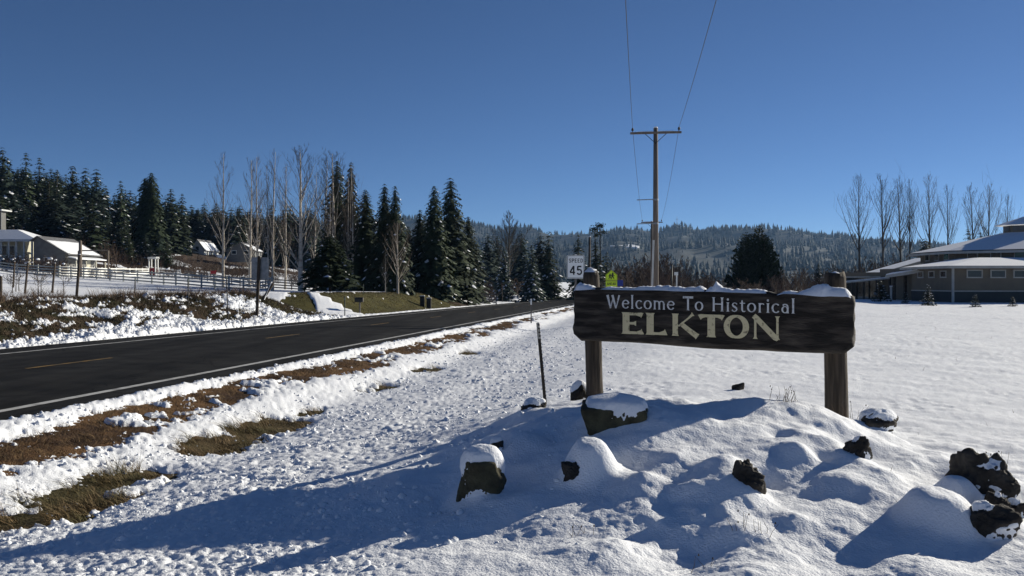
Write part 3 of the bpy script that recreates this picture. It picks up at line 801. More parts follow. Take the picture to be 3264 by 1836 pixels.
BLOCK = {  # plain highway capitals, width 0.62
 'S': [([(0.55, 0.80), (0.45, 0.92), (0.30, 0.93), (0.14, 0.88), (0.08, 0.74), (0.14, 0.60), (0.31, 0.52), (0.48, 0.43), (0.55, 0.28), (0.48, 0.12), (0.31, 0.07), (0.16, 0.09), (0.07, 0.21)], 0)],
 'P': [([(0.10, 0.0), (0.10, 1.0)], 0), ([(0.10, 0.93), (0.38, 0.93), (0.52, 0.85), (0.54, 0.70), (0.50, 0.56), (0.38, 0.49), (0.10, 0.49)], 0)],
 'E': [([(0.10, 0.0), (0.10, 1.0)], 0), ([(0.10, 0.93), (0.54, 0.93)], 0), ([(0.10, 0.51), (0.47, 0.51)], 0), ([(0.10, 0.07), (0.55, 0.07)], 0)],
 'D': [([(0.10, 0.0), (0.10, 1.0)], 0), ([(0.10, 0.93), (0.32, 0.93), (0.47, 0.85), (0.54, 0.70), (0.54, 0.30), (0.47, 0.15), (0.32, 0.07), (0.10, 0.07)], 0)],
 '4': [([(0.46, 0.0), (0.46, 1.0)], 0), ([(0.44, 0.97), (0.06, 0.30)], 0), ([(0.02, 0.27), (0.62, 0.27)], 0)],
 '5': [([(0.55, 0.93), (0.13, 0.93)], 0), ([(0.14, 0.96), (0.11, 0.50)], 0), ([(0.10, 0.52), (0.30, 0.60), (0.48, 0.54), (0.56, 0.36), (0.52, 0.16), (0.38, 0.06), (0.20, 0.07), (0.07, 0.20)], 0)],
 'A': [([(0.03, 0.0), (0.28, 0.97)], 0), ([(0.59, 0.0), (0.34, 0.97)], 0), ([(0.13, 0.30), (0.49, 0.30)], 0)],
 'H': [([(0.10, 0.0), (0.10, 1.0)], 0), ([(0.54, 0.0), (0.54, 1.0)], 0), ([(0.10, 0.52), (0.54, 0.52)], 0)],
}
def block_text(fn, parent, m, text, u0, v0, h, adv=0.74, sw=0.14, wf=1.0):
    for i, ch in enumerate(text):
        g = Glyphs(fn, 0.004)
        for pts, _ in BLOCK[ch]:
            g.poly([(u0 + (i * adv + x) * h * wf, v0 + y * h) for x, y in pts], [sw * h] * len(pts))
        g.mb.build('character', m, parent)

# ---------------------------------------------------------------- welcome sign
P0 = Vector((0.71, 10.40, 0)); P1 = Vector((3.42, 8.90, 0))
DU = (P1 - P0).normalized(); BL = (P1 - P0).length; NF = Vector((DU.y, -DU.x, 0)) if DU.y * 1 < 0 else Vector((-DU.y, DU.x, 0))
if NF.y > 0: NF = -NF
def zbot(u): return 1.077 - (1.077 - 1.035) * u / BL
def bp(u, v, lift=0.0): return P0 + DU * u + NF * lift + Vector((0, 0, zbot(u) + v))
def u_of(nx):
    k = (nx - CX) / F
    return (P0.y * k - P0.x) / (DU.x - DU.y * k)
ws = empty('welcome_sign', (P0 + P1) / 2 - NF * 0.25 + Vector((0, 0, 0.3)), 0, 'dark weathered timber welcome sign on two log posts, ELKTON in cream letters', 'sign')
W0 = ws.location.copy()
def lift_child(o): o.location = -W0; return o
def wb(mb, name, m, parent=ws, smooth=False):
    o = mb.build(name, m, parent, smooth)
    if parent is ws: o.location = -W0
    return o
# board: a thick slab with hewn edges
rnd = random.Random(4)
NU, NV = 150, 34; TH_B = 0.17
uu = np.linspace(0, BL, NU); vv = np.linspace(0, 1, NV)
bot = 0.012 * np.sin(uu * 2.1 + 0.5) + 0.022 * (fbm(uu * 2.0, uu * 0, 101, 3) - 0.5) - 0.012
bot = np.where(uu < 0.10, bot + (0.10 - uu) * 0.85, bot); bot = np.where(uu > BL - 0.09, bot + (uu - BL + 0.09) * 0.8, bot)
topv = 0.61 + 0.016 * (fbm(uu * 3.0, uu * 0 + 3, 103, 3) - 0.5) - 0.020 * sstep(1.0, 0.0, np.abs(uu - 2.33) / 0.10) + 0.006 * np.sin(uu * 1.3)
topv = np.where(uu < 0.04, topv - (0.04 - uu) * 0.6, topv); topv = np.where(uu > BL - 0.05, topv - (uu - BL + 0.05) * 0.7, topv)
V = []; idx = {}
def slab(side):
    out = []
    for i, u in enumerate(uu):
        for j, f in enumerate(vv):
            v = bot[i] + (topv[i] - bot[i]) * f
            ed = min(f, 1 - f) * 0.61; eu = min(u, BL - u)
            rd = 0.028 * max(0, 1 - min(ed, eu) / 0.03) ** 2
            gr = 0.007 * (float(fbm(np.array([u * 1.6]), np.array([v * 34.0]), 105 + side, 3)[0]) - 0.5) + 0.006 * (float(fbm(np.array([u * 0.8]), np.array([v * 6]), 107 + side, 2)[0]) - 0.5)
            endw = 0.02 * (float(vnoise(np.array([v * 14.0]), np.array([side * 3.3]), 109)[0]) - 0.5) * max(0, 1 - eu / 0.04)
            out.append(bp(u + endw, v, (0 - rd + gr) if side == 0 else (-TH_B + rd + gr)))
    return out
Vf = slab(0); Vb = slab(1); Vall = Vf + Vb; off = len(Vf); Q = []
for i in range(NU - 1):
    for j in range(NV - 1):
        a = i * NV + j; Q.append((a, a + NV, a + NV + 1, a + 1)); Q.append((off + a, off + a + 1, off + a + NV + 1, off + a + NV))
for i in range(NU - 1):
    a = i * NV; Q.append((a, off + a, off + a + NV, a + NV)); a = i * NV + NV - 1; Q.append((a, a + NV, off + a + NV, off + a))
for j in range(NV - 1):
    a = j; Q.append((a, a + 1, off + a + 1, off + a)); a = (NU - 1) * NV + j; Q.append((a, off + a, off + a + 1, a + 1))
bd = link('board', np_mesh('board', np.array([tuple(p) for p in Vall]), np.array(Q), M['board']), ws); bd.location = -W0
bd['label'] = 'thick dark weathered timber board'
# lettering
def letter_row(text, u0, u1, v0, h, glyphs, sp=0.10):
    tot = 0
    for ch in text: tot += (0.52 if ch == ' ' else glyphs[ch][0] + sp)
    k = (u1 - u0) / (tot * h)
    u = u0
    for ch in text:
        if ch == ' ': u += 0.52 * h * k; continue
        g = Glyphs(bp, 0.012)
        w, strokes = glyphs[ch]
        for pts, wid in strokes:
            cl = len(pts) > 12 and abs(pts[0][0] - pts[-1][0]) + abs(pts[0][1] - pts[-1][1]) < 1e-4
            if cl: g.poly([(u + x * h * k, v0 + y * h) for x, y in pts[:-1]], [q * h for q in wid[:-1]], True)
            else: g.poly([(u + x * h * k, v0 + y * h) for x, y in pts], [q * h for q in wid])
        u += (w + sp) * h * k
        wb(g.mb, 'letter', M['grey_paint'])
letter_row('Welcome To Historical', u_of(1934), u_of(2541), 0.385, 0.150, GL)
for ch, z0, z1 in (('E', 622, 782), ('L', 790, 950), ('K', 972, 1192), ('T', 1182, 1352), ('O', 1350, 1540), ('N', 1560, 1752)):
    ua, ub = u_of(1700 + z0 / 2.229), u_of(1700 + z1 / 2.229); h = 0.245; va = 0.095 + 0.005 * ua
    g = Glyphs(bp, 0.012)
    for pts, wid in BIG[ch]:
        cl = ch == 'O'
        P = [(ua + x * (ub - ua), va + y * h) for x, y in pts]; Wd = [q * h for q in wid]
        g.poly(P[:-1] if cl else P, Wd[:-1] if cl else Wd, cl)
    wb(g.mb, 'letter', M['cream'])['label'] = 'large cream capital letter'
# log posts
def log_post(u, r, ztop, zb, lean, seed):
    c = P0 + DU * u - NF * (TH_B + r * 0.9)
    mb = MB(); n = 14; rows = 30
    vs = []
    for k in range(rows + 1):
        f = k / rows; z = zb + (ztop - zb) * f
        for q in range(n):
            a = 2 * math.pi * q / n
            sq = 1.0 / max(abs(math.cos(a - 0.5)), abs(math.sin(a - 0.5))) ** 0.55
            rr = r * 0.92 * sq * (1 + 0.10 * (float(vnoise(np.array([q * 0.8]), np.array([z * 3.0]), seed)[0]) - 0.5)) * (1.06 - 0.08 * f)
            if k == rows: rr *= 0.86
            tz = 0.02 * math.cos(a * 2 + 1) if k >= rows - 1 else 0
            vs.append((c.x + lean[0] * (1 - f) + math.cos(a) * rr, c.y + lean[1] * (1 - f) + math.sin(a) * rr, z + tz))
    fs = [(k * n + q, k * n + (q + 1) % n, (k + 1) * n + (q + 1) % n, (k + 1) * n + q) for k in range(rows) for q in range(n)]
    fs.append(tuple(rows * n + q for q in range(n)))
    mb.add(vs, fs)
    o = wb(mb, 'post', M['post'], ws, True)
    return c
c1 = log_post(0.12, 0.098, 1.875, 0.05, (0.06, 0.0), 111)
c2 = log_post(2.885, 0.110, 1.845, -0.05, (0.02, 0.0), 112)
# snow lying on the board and post tops
def snow_ridge(u0, u1, hf, wf, seed, over=0.0, zoff=0.0, calm=0.0):
    n = max(14, int((u1 - u0) / 0.012)); m = 11; vs = []
    for i in range(n + 1):
        u = u0 + (u1 - u0) * i / n; e = min(1.0, min(i, n - i) / 5.0) ** 0.6
        nz = float(fbm(np.array([u * 9.0]), np.array([seed * 1.0]), 121, 3)[0]); nz2 = float(fbm(np.array([u * 26.0]), np.array([seed * 2.0]), 122, 2)[0])
        hh = hf(u) * lerp((0.35 + 1.25 * nz) * (0.7 + 0.6 * nz2), 0.85 + 0.3 * nz, calm) * e + 0.004
        tv = float(np.interp(u, uu, topv)) - 0.012
        for j in range(m):
            f = j / (m - 1); a = math.pi * f
            jit = 0.25 * (float(vnoise(np.array([u * 40.0]), np.array([j * 1.3 + seed]), 123)[0]) - 0.5)
            lift = 0.008 + over * hh - f * (TH_B + over * hh * 1.2)
            vs.append(bp(u, tv + zoff + hh * math.sin(a) ** 0.6 * (1 + jit) - (0.010 + over * hh * 0.35) * (1 - math.sin(a)), lift))
    fs = [(i * m + j, i * m + j + 1, (i + 1) * m + j + 1, (i + 1) * m + j) for i in range(n) for j in range(m - 1)]
    mb = MB().add(vs, fs); wb(mb, 'snow_cap', M['snow'], ws, True)
ua = lambda z: u_of(1700 + z / 2.229)
snow_ridge(ua(286), ua(440), lambda u: 0.085 * max(0.2, 1 - abs(u - 0.07) / 0.22), 1, 3, 0.15)
snow_ridge(ua(480), ua(760), lambda u: 0.016, 1, 5)
snow_ridge(ua(700), ua(1215), lambda u: 0.040, 1, 7)
snow_ridge(ua(1222), ua(1655), lambda u: 0.034 + 0.06 * math.exp(-((u - ua(1283)) / 0.05) ** 2), 1, 9)
snow_ridge(ua(1730), ua(1890), lambda u: 0.022, 1, 11)
snow_ridge(ua(1850), ua(2258), lambda u: 0.092 * max(math.exp(-((u - ua(2045)) / 0.17) ** 2), 0.70 * math.exp(-((u - ua(2170)) / 0.13) ** 4)), 1, 13, 0.45, 0.0, 0.9)
for c, zt, r, hgt in ((c1, 1.875, 0.085, 0.055), (c2, 1.845, 0.05, 0.02)):
    mb = MB(); n = 16; vs = [(c.x, c.y, zt + hgt)]
    for k in (1, 2, 3):
        for q in range(n):
            a = 2 * math.pi * q / n; rr = r * (k / 3) * (1 + 0.25 * (rnd.random() - 0.5)); vs.append((c.x + math.cos(a) * rr, c.y + math.sin(a) * rr, zt + hgt * (1 - (k / 3) ** 2) * (0.8 + 0.4 * rnd.random()) - 0.004))
    fs = [(0, 1 + q, 1 + (q + 1) % n) for q in range(n)] + [(1 + k * n + q, 1 + (k + 1) * n + q, 1 + (k + 1) * n + (q + 1) % n, 1 + k * n + (q + 1) % n) for k in (0, 1) for q in range(n)]
    mb.add(vs, fs); wb(mb, 'snow_cap', M['snow'], ws, True)

# ---------------------------------------------------------------- rocks on the mound
def rock(name, nx, ny_base, w_px, h_px, seed, label, Y=None, depth=0.8, cap=0.0, material='rock', rz=0.0, flat=0.0, boxy=False, sink=0.10, capthr=0.15, rough=0.16):
    p = hit(nx, ny_base) if Y is None else at(nx, ny_base, Y)
    gz = min(p.z, ground_z(p.x, p.y) + 0.05) if Y is not None else ground_z(p.x, p.y) + 0.03
    px = F / p.y; w = w_px / px; h = h_px / px
    rs = np.random.RandomState(seed)
    bm = bmesh.new(); bmesh.ops.create_icosphere(bm, subdivisions=5, radius=1.0)
    D = np.array([v.co[:] for v in bm.verts]); Fc = np.array([[v.index for v in f.verts] for f in bm.faces]); bm.free()
    K = 17; nk = rs.normal(size=(K, 3)); nk /= np.linalg.norm(nk, axis=1)[:, None]; dk = rs.uniform(0.72, 1.0, K)
    if flat: nk = np.vstack([nk, [[0.05, -0.1, 0.99]], [[0.1, -0.98, 0.05]]]); dk = np.append(dk, [0.62, 0.62])
    if boxy:
        ax = np.vstack([np.eye(3), -np.eye(3)]); nk = ax + rs.normal(0, 0.10, (6, 3)); nk /= np.linalg.norm(nk, axis=1)[:, None]; dk = rs.uniform(0.70, 0.82, 6)
    dots = D @ nk.T
    rr = np.where(dots > 0.08, dk[None, :] / np.maximum(dots, 0.08), 9.0)
    r = -np.log(np.exp(-14 * rr).sum(1)) / 14
    n = fbm(D[:, 0] * 2.6 + seed, D[:, 1] * 2.6 + D[:, 2] * 2.1, seed + 3, 5, 0.6); n2 = np.abs(fbm(D[:, 2] * 4.1 + seed, D[:, 0] * 3.3 - D[:, 1] * 3.0, seed + 9, 3) - 0.5)
    r = np.clip(r, 0.3, 1.5) * (1 + rough * 2 * (n - 0.5) - rough * 0.9 * n2)
    P = D * r[:, None]
    ext = P.max(0) - P.min(0)
    sc = np.array([w / ext[0], w * depth / ext[1], (h * (1 + sink)) / ext[2]])
    P0_ = P * sc
    ca, sa = math.cos(rz), math.sin(rz)
    zoff = -P0_[:, 2].min() - h * sink
    o = empty(name, (p.x, p.y, gz), rz, label, 'rock', 'rocks around the sign mound')
    P0_[:, 2] += zoff
    link('stone', np_mesh('stone', P0_, Fc, M[material]), o)
    if cap > 0:
        m = sstep(capthr - 0.14, capthr + 0.16, D[:, 2] + 0.30 * (n - 0.5) * 2)
        rs_ = lerp(r, np.full(len(r), float(np.median(r)) * 1.02), 0.65 * m)
        PC = D * (rs_ * (0.90 + 0.14 * m))[:, None] * sc
        PC[:, 2] += zoff + cap * m * np.clip(D[:, 2] + 0.35, 0, 1) - 0.03 * (1 - m)
        link('snow_cap', np_mesh('snow_cap', PC, Fc, M['snow']), o)
    return o
d = 1.2671
rock('boulder', 1552*d, 1106*d, 180*d, 96*d, 12, 'flat topped mossy boulder with a thick snow slab below the left post', Y=7.75, depth=0.75, cap=0.065, material='mossrock', boxy=True, capthr=0.38, rough=0.07)
rock('boulder', 1213*d, 1266*d, 130*d, 118*d, 23, 'leftmost boulder of the mound, dark below a domed snow cap', Y=6.8, depth=0.9, cap=0.08, material='mossrock', capthr=0.22, rough=0.12)
rock('boulder', 1440*d, 1222*d, 60*d, 62*d, 31, 'small dark stone peeping from the left of a ball of snow', Y=6.72, depth=0.9, rough=0.28, rz=0.7)
rock('boulder', 1868*d, 1264*d, 92*d, 108*d, 47, 'rough dark stone standing alone in the middle of the mound slope', Y=6.35, depth=0.9, rough=0.26)
rock('boulder', 2162*d, 1172*d, 72*d, 78*d, 55, 'small ragged dark stone below the right post', Y=7.05, depth=0.9, cap=0.02, capthr=0.8, rough=0.28)
rock('boulder', 2206*d, 1102*d, 134*d, 70*d, 66, 'jagged stone with snow on its left side just behind the right post', Y=8.7, depth=0.7, cap=0.03, capthr=0.35, rough=0.28, rz=0.4)
rock('boulder', 2478*d, 1300*d, 172*d, 172*d, 73, 'tall leaning ragged slab at the right edge of the mound', Y=6.65, depth=0.6, rough=0.30, rz=-0.5, cap=0.015, capthr=0.72)
rock('boulder', 2474*d, 1374*d, 140*d, 112*d, 84, 'dark craggy boulder poking out beside the big snow dome', Y=5.8, depth=0.9, cap=0.012, capthr=0.9, rough=0.24)
rock('boulder', 1345*d, 1066*d, 66*d, 58*d, 91, 'two lobed dark stone beside the steel fence stake', Y=9.5, depth=0.8, cap=0.035, capthr=0.5, rough=0.2)
rock('boulder', 1459*d, 1016*d, 50*d, 56*d, 94, 'small snow topped stone against the left post', Y=10.75, depth=0.8, cap=0.05, capthr=0.1, rough=0.1)
rock('boulder', 1854*d, 985*d, 32*d, 24*d, 97, 'little grey cobble lying on the open snow behind the sign', depth=0.8, cap=0.0, rough=0.12, sink=0.55)
rock('boulder', 1250*d, 1134*d, 36*d, 40*d, 99, 'small half buried stone at the left shoulder of the mound', Y=7.7, depth=0.8, cap=0.04, capthr=0.1, rough=0.1)
rock('boulder', 2512*d, 1322*d, 84*d, 84*d, 107, 'cracked dark block wedged between the leaning slab and the craggy boulder', Y=6.2, depth=0.8, cap=0.012, capthr=0.85, rough=0.28, rz=0.6)
rock('boulder', 2550*d, 1335*d, 60*d, 74*d, 103, 'broken dark stone cut off by the right picture edge', Y=6.2, depth=0.8, cap=0.02, capthr=0.7, rough=0.25)

# ---------------------------------------------------------------- near steel stake and road delineator
def stake(nx_b, ny_b, nx_t, ny_t, label, name='fence_stake', tip=True, mkey='dark_metal', w=0.045, group=None, cat='stake'):
    p = hit(nx_b, ny_b); q = at(nx_t, ny_t, p.y)
    p.z = ground_z(p.x, p.y) - 0.1
    o = empty(name, (p.x, p.y, p.z + 0.1), 0, label, cat, group)
    dv = q - p; L = dv.length
    mb = MB(); mb.bar(Vector((0, 0, -0.1)), dv - Vector((0, 0, 0.1)), w, 0.012); mb.bar(Vector((0, -0.02, -0.1)), dv + Vector((0, -0.02, -0.1)), 0.012, w)
    for k in range(int(L / 0.055)):
        c = dv * ((k + 0.5) * 0.055 / L) + Vector((0.012, -0.045, -0.1)); mb.box(c, (0.03, 0.02, 0.018))
    mb.build('shaft', M[mkey], o)
    if tip:
        mb = MB(); mb.bar(dv * 0.82 + Vector((0, -0.004, -0.1)), dv * 1.004 + Vector((0, -0.004, -0.1)), w * 1.12, 0.03); mb.build('painted_tip', M['trim'], o)
    return o
stake(1740, 1282, 1714, 1029, 'leaning dark steel stake with a pale tip left of the welcome sign')
p = hit(1693, 1031); o = empty('road_delineator', p, 0, 'slim brown roadside marker post with white reflector by the highway edge', 'marker post')
px = F / p.y; q = at(1692, 953, p.y); hh = q.z - p.z
MB().box((0, 0, hh / 2 - 0.1), (0.075, 0.03, hh + 0.2)).build('post', M['grey_wood'], o)
MB().box((0, -0.022, hh - 0.17), (0.085, 0.012, 0.36)).build('reflector', M['sign_white'], o)

# ---------------------------------------------------------------- traffic signs
def sheet_sign(name, nx0, ny0, nx1, ny1, Y, label, zb=None):
    a = at(nx0, ny1, Y); b_ = at(nx1, ny0, Y); w = b_.x - a.x; h = b_.z - a.z
    cx = (a.x + b_.x) / 2; gz = ground_z(cx, Y)
    o = empty(name, (cx, Y, gz), 0, label, 'road sign')
    return o, w, h, a.z - gz
def rrect(w, h, r, n=5):
    P = []
    for cx, cy, a0 in ((w / 2 - r, h / 2 - r, 0), (-w / 2 + r, h / 2 - r, 90), (-w / 2 + r, -h / 2 + r, 180), (w / 2 - r, -h / 2 + r, 270)):
        for k in range(n + 1): a = R(a0 + 90 * k / n); P.append((cx + r * math.cos(a), cy + r * math.sin(a)))
    return P
def plate(poly, z0, y, th, name, m, parent):
    mb = MB(); mb.prism([(x, y, z0 + z) for x, z in poly], (0, 0, 0), (0, th, 0)); return mb.build(name, m, parent)
o, w, h, z0 = sheet_sign('speed_sign', 1807, 813, 1863, 888, 46.0, 'white SPEED 45 sign standing behind the left end of the welcome sign')
plate(rrect(w, h, 0.06), z0 + h / 2, 0.0, 0.006, 'panel', M['sign_white'], o)
g = Glyphs(lambda u, v, l: Vector((u, -l, z0 + v)), 0.004)
rp = rrect(w * 0.93, h * 0.945, 0.05); g.poly([(x, z + h / 2) for x, z in rp], [0.022] * len(rp), True)
g.mb.build('border', M['sign_black'], o)
fn1 = lambda u, v, l: Vector((u, -l, z0 + v))
hS = h * 0.17; block_text(fn1, o, M['sign_black'], 'SPEED', -w * 0.385, h * 0.68, hS, 0.76, 0.16, (w * 0.79) / (hS * (4 * 0.76 + 0.62)))
hN = h * 0.38; block_text(fn1, o, M['sign_black'], '45', -w * 0.34, h * 0.16, hN, 0.80, 0.17, (w * 0.70) / (hN * (0.80 + 0.62)))
MB().box((0, 0.06, (z0 + h) / 2 - 0.15), (0.10, 0.10, z0 + h + 0.3)).build('post', M['grey_wood'], o)
MB().box((0, 0.0, z0 + h + 0.015), (0.10, 0.10, 0.03)).build('snow_cap', M['snow_far'], o)
o, w, h, z0 = sheet_sign('school_sign', 1930.5, 861, 1967.5, 894, 60.0, 'yellow green school children pentagon sign above AHEAD plaque')
plate([(-w / 2, -h / 2), (w / 2, -h / 2), (w / 2, h * 0.05), (0, h / 2), (-w / 2, h * 0.05)], z0 + h / 2, 0.0, 0.006, 'panel', M['sign_lime'], o)
g = Glyphs(lambda u, v, l: Vector((u, -l, z0 + v)), 0.004)
pn = [(-w * 0.45, h * 0.06), (w * 0.45, h * 0.06), (w * 0.45, h * 0.54), (0, h * 0.93), (-w * 0.45, h * 0.54)]; g.poly(pn, [0.018] * 5, True)
for cx, s_ in ((-0.13, 0.52), (0.10, 0.62)):      # two walking figures
    X_ = lambda x: (cx + x * s_) * w; Z_ = lambda z: h * (0.16 + z * s_ * 0.98)
    g.fill([(X_(0.02 + 0.13 * math.cos(a)), Z_(0.88 + 0.11 * math.sin(a))) for a in np.linspace(0, 6.28, 12, endpoint=False)])
    g.poly([(X_(0.0), Z_(0.76)), (X_(0.0), Z_(0.60)), (X_(0.0), Z_(0.42))], [w * s_ * 0.26, w * s_ * 0.22, w * s_ * 0.26])
    for x1, x2 in ((-0.10, -0.20), (0.12, 0.20)): g.poly([(X_(0), Z_(0.44)), (X_(x1), Z_(0.22)), (X_(x2), Z_(0.0))], [w * s_ * 0.13] * 3)
    for x1, x2 in ((-0.20, -0.14), (0.20, 0.30)): g.poly([(X_(0), Z_(0.72)), (X_(x1), Z_(0.56)), (X_(x2), Z_(0.44))], [w * s_ * 0.08] * 3)
g.mb.build('pictogram', M['sign_black'], o)
hp = 0.40
plate(rrect(w * 1.0, hp, 0.04), z0 - hp / 2 - 0.03, 0.0, 0.006, 'plaque', M['sign_lime'], o)
g = Glyphs(lambda u, v, l: Vector((u, -l, z0 - hp - 0.03 + v)), 0.004)
rp = rrect(w * 0.93, hp * 0.86, 0.03); g.poly([(x, z + hp / 2) for x, z in rp], [0.014] * len(rp), True)
g.mb.build('border', M['sign_black'], o)
block_text(g.fn, o, M['sign_black'], 'AHEAD', -w * 0.37, hp * 0.28, hp * 0.46, 0.76, 0.17, (w * 0.75) / (hp * 0.46 * (4 * 0.76 + 0.62)))
MB().box((0, 0.05, (z0 + h * 0.8) / 2 - 0.15), (0.09, 0.09, z0 + h * 0.8 + 0.3)).build('post', M['grey_wood'], o)
o, w, h, z0 = sheet_sign('service_sign', 1968, 893, 1986, 912, 75.0, 'small blue road sign half hidden behind the AHEAD plaque')
plate(rrect(w, h, 0.03), z0 + h / 2, 0.0, 0.006, 'panel', M['sign_blue'], o)
MB().box((0, 0.05, (z0 + h) / 2 - 0.15), (0.08, 0.08, z0 + h + 0.3)).build('post', M['grey_wood'], o)
# sign seen from behind across the road
pb = hit(818, 1009); Yb = pb.y
o = empty('road_sign_back', pb, 0, 'grey back of a road sign on a wooden post across the road', 'road sign')
tp = at(826, 816, Yb); a = at(799, 893, Yb); b_ = at(853, 820, Yb); dx = tp.x - pb.x; hh = tp.z - pb.z
MB().bar((0, 0, -0.2), (dx, 0, hh), 0.10, 0.14).build('post', M['post'], o)
mb = MB(); mb.prism([(x + (a.x + b_.x) / 2 - pb.x, 0.09, z + (a.z + b_.z) / 2 - pb.z) for x, z in rrect(b_.x - a.x, b_.z - a.z, 0.05)], (0, 0, 0), (0, 0.008, 0)); mb.build('panel', M['metal'], o)
# mailbox and driveway markers
pm = hit(1147, 998); o = empty('mailbox', pm, 0, 'black mailbox on a short post beside the snowy driveway', 'mailbox'); px = F / pm.y
hb = (998 - 962) / px; bw = 26 / px; bh = 16 / px
mb = MB(); prof = [(-bh * 0.36, 0), (bh * 0.36, 0), (bh * 0.36, bh * 0.55)] + [(bh * 0.36 * math.cos(a), bh * 0.55 + bh * 0.42 * math.sin(a)) for a in np.linspace(0.3, 2.84, 7)] + [(-bh * 0.36, bh * 0.55)]
mb.prism([(-bw * 0.62, y, hb + z) for y, z in prof], (0, 0, 0), (bw, 0, 0)); mb.build('box', M['black'], o)
MB().box((0, 0, hb / 2 - 0.1), (0.09, 0.09, hb + 0.2)).build('post', M['grey_wood'], o)
MB().box((bw * 0.40, 0, hb + bh * 0.5), (0.02, bh * 0.6, bh * 0.85)).build('door', M['grey_wood'], o)
MB().box((-bw * 0.72, 0, hb - 0.05), (bw * 0.2, 0.06, 0.05)).build('bracket', M['black'], o)
for nx, nb, ntp, lab in ((1099, 1009, 944, 'tall thin steel marker rod left of the mailbox'), (1158, 920 + 14, 905, 'short green stake in the lawn snow near the wagon'), (1232, 934, 915, 'short green stake in the lawn snow right of the wagon')):
    pm = hit(nx, nb); q = at(nx, ntp, pm.y); o = empty('marker_rod', pm, 0, lab, 'stake')
    MB().tube([(0, 0, -0.1), (0, 0, q.z - pm.z)], 0.035, 6).build('rod', M['steel_green'], o); MB().box((0, -0.03, (q.z - pm.z) * 0.86), (0.06, 0.012, 0.1)).build('cap', M['metal'], o)

# ---------------------------------------------------------------- utility poles and wires
def wire_mesh(a, b, sag, r, n=24):
    pts = []
    for k in range(n + 1):
        f = k / n; p = Vector(a).lerp(Vector(b), f); p.z -= sag * 4 * f * (1 - f); pts.append(p)
    return MB().tube(pts, r, 4, cap=False)
LDIR = Vector((UX, UY, 0)); LN = Vector((UY, -UX, 0))
pA = at(2090, 900, 52.0); pA.z = ground_z(pA.x, pA.y)
pB = Vector((16.4, 104.0, 0)); pB.z = ground_z(pB.x, pB.y)
def utility_pole(p, ztop, arm_z, half, label, detail=True):
    o = empty('utility_pole', p, 0, label, 'utility pole', 'utility poles along the highway')
    hh = ztop - p.z
    MB().tube([(0, 0, -0.5), (0, 0, hh * 0.5), (0, 0, hh)], [0.185, 0.16, 0.125], 14).build('pole', M['pole'], o, True)
    az = arm_z - p.z; fr = -LDIR * 0.20
    MB().bar(-LN * half + fr + Vector((0, 0, az)), LN * half + fr + Vector((0, 0, az)), 0.10, 0.12).build('crossarm', M['pole'], o)
    for sg in (-1, 1):
        MB().bar(fr * 0.9 + Vector((0, 0, az - 0.62)), fr * 1.05 + LN * (sg * 0.62) + Vector((0, 0, az - 0.05)), 0.045, 0.03).build('brace', M['dark_metal'], o)
        b0 = fr + LN * (sg * (half - 0.14)) + Vector((0, 0, az + 0.06))
        mb = MB(); mb.tube([b0, b0 + Vector((0, 0, 0.10))], 0.018, 6)
        mb.tube([b0 + Vector((0, 0, 0.08)), b0 + Vector((0, 0, 0.12)), b0 + Vector((0, 0, 0.16)), b0 + Vector((0, 0, 0.17)), b0 + Vector((0, 0, 0.23)), b0 + Vector((0, 0, 0.25))], [0.05, 0.085, 0.06, 0.075, 0.05, 0.03], 10)
        mb.build('insulator', M['dark_metal'], o)
        sb = MB(); rnd = random.Random(sg + 3)
        pts = [fr + LN * (sg * (half - 0.3) * f) + Vector((0, 0, az + 0.062)) for f in (0.12, 0.3, 0.5, 0.7, 0.95)]
        sb.tube(pts, [0.03, 0.04, 0.035, 0.04, 0.02], 6); sb.build('snow_strip', M['snow_far'], o)
    mb = MB(); mb.tube([(0, 0, hh - 0.01), (0, 0, hh + 0.05), (0, 0, hh + 0.09)], [0.135, 0.12, 0.03], 12); mb.build('snow_cap', M['snow_far'], o)
    if detail:
        for zz, ln in ((at(2060, 637, 52).z, 1.0), (at(2060, 713, 52).z, 1.0)):
            mb = MB(); mb.bar(Vector((-0.1, -0.1, zz - p.z + 0.02)), Vector((-0.12 - ln, -0.12, zz - p.z - 0.02)), 0.05, 0.05); mb.build('bracket_arm', M['metal'], o)
            MB().tube([(0, 0, zz - p.z - 0.04), (0, 0, zz - p.z + 0.06)], 0.175, 12).build('band', M['metal'], o)
        for dx in (-0.26, -0.20):
            MB().tube([(dx, -0.12, -0.3), (dx, -0.12, 1.6), (dx + 0.09, -0.13, 4.6)], 0.022, 6).build('conduit', M['white_wood'], o)
    return o
zA = at(2090, 408, 52).z; aA = at(2090, 425, 52).z
utility_pole(pA, zA, aA, 1.48, 'tall near wooden utility pole with one crossarm rising above the sign')
zB = pB.z + 9.8
utility_pole(pB, zB, at(2085, 709, 104).z, 1.25, 'farther utility pole hidden behind the near one, only its crossarm showing', False)
pC = pA - LDIR * 58; pC.z = ground_z(pC.x, pC.y)
for sg, word in ((-1, 'left'), (1, 'right')):
    a = pA - LDIR * 0.2 + LN * (sg * 1.34); a.z = aA + 0.30
    b_ = pC - LDIR * 0.2 + LN * (sg * 1.34); b_.z = aA + 0.15
    c = pB - LDIR * 0.2 + LN * (sg * 1.11); c.z = at(2085, 709, 104).z + 0.3
    mb = wire_mesh(b_, a, 0.55, 0.011); m2 = wire_mesh(a, c, 0.6, 0.011)
    mb.add(m2.v, m2.f)
    w = mb.build('power_wire', M['dark_metal']); tag(w, word + ' power wire strung from the crossarm overhead', 'wire', 'power wires')
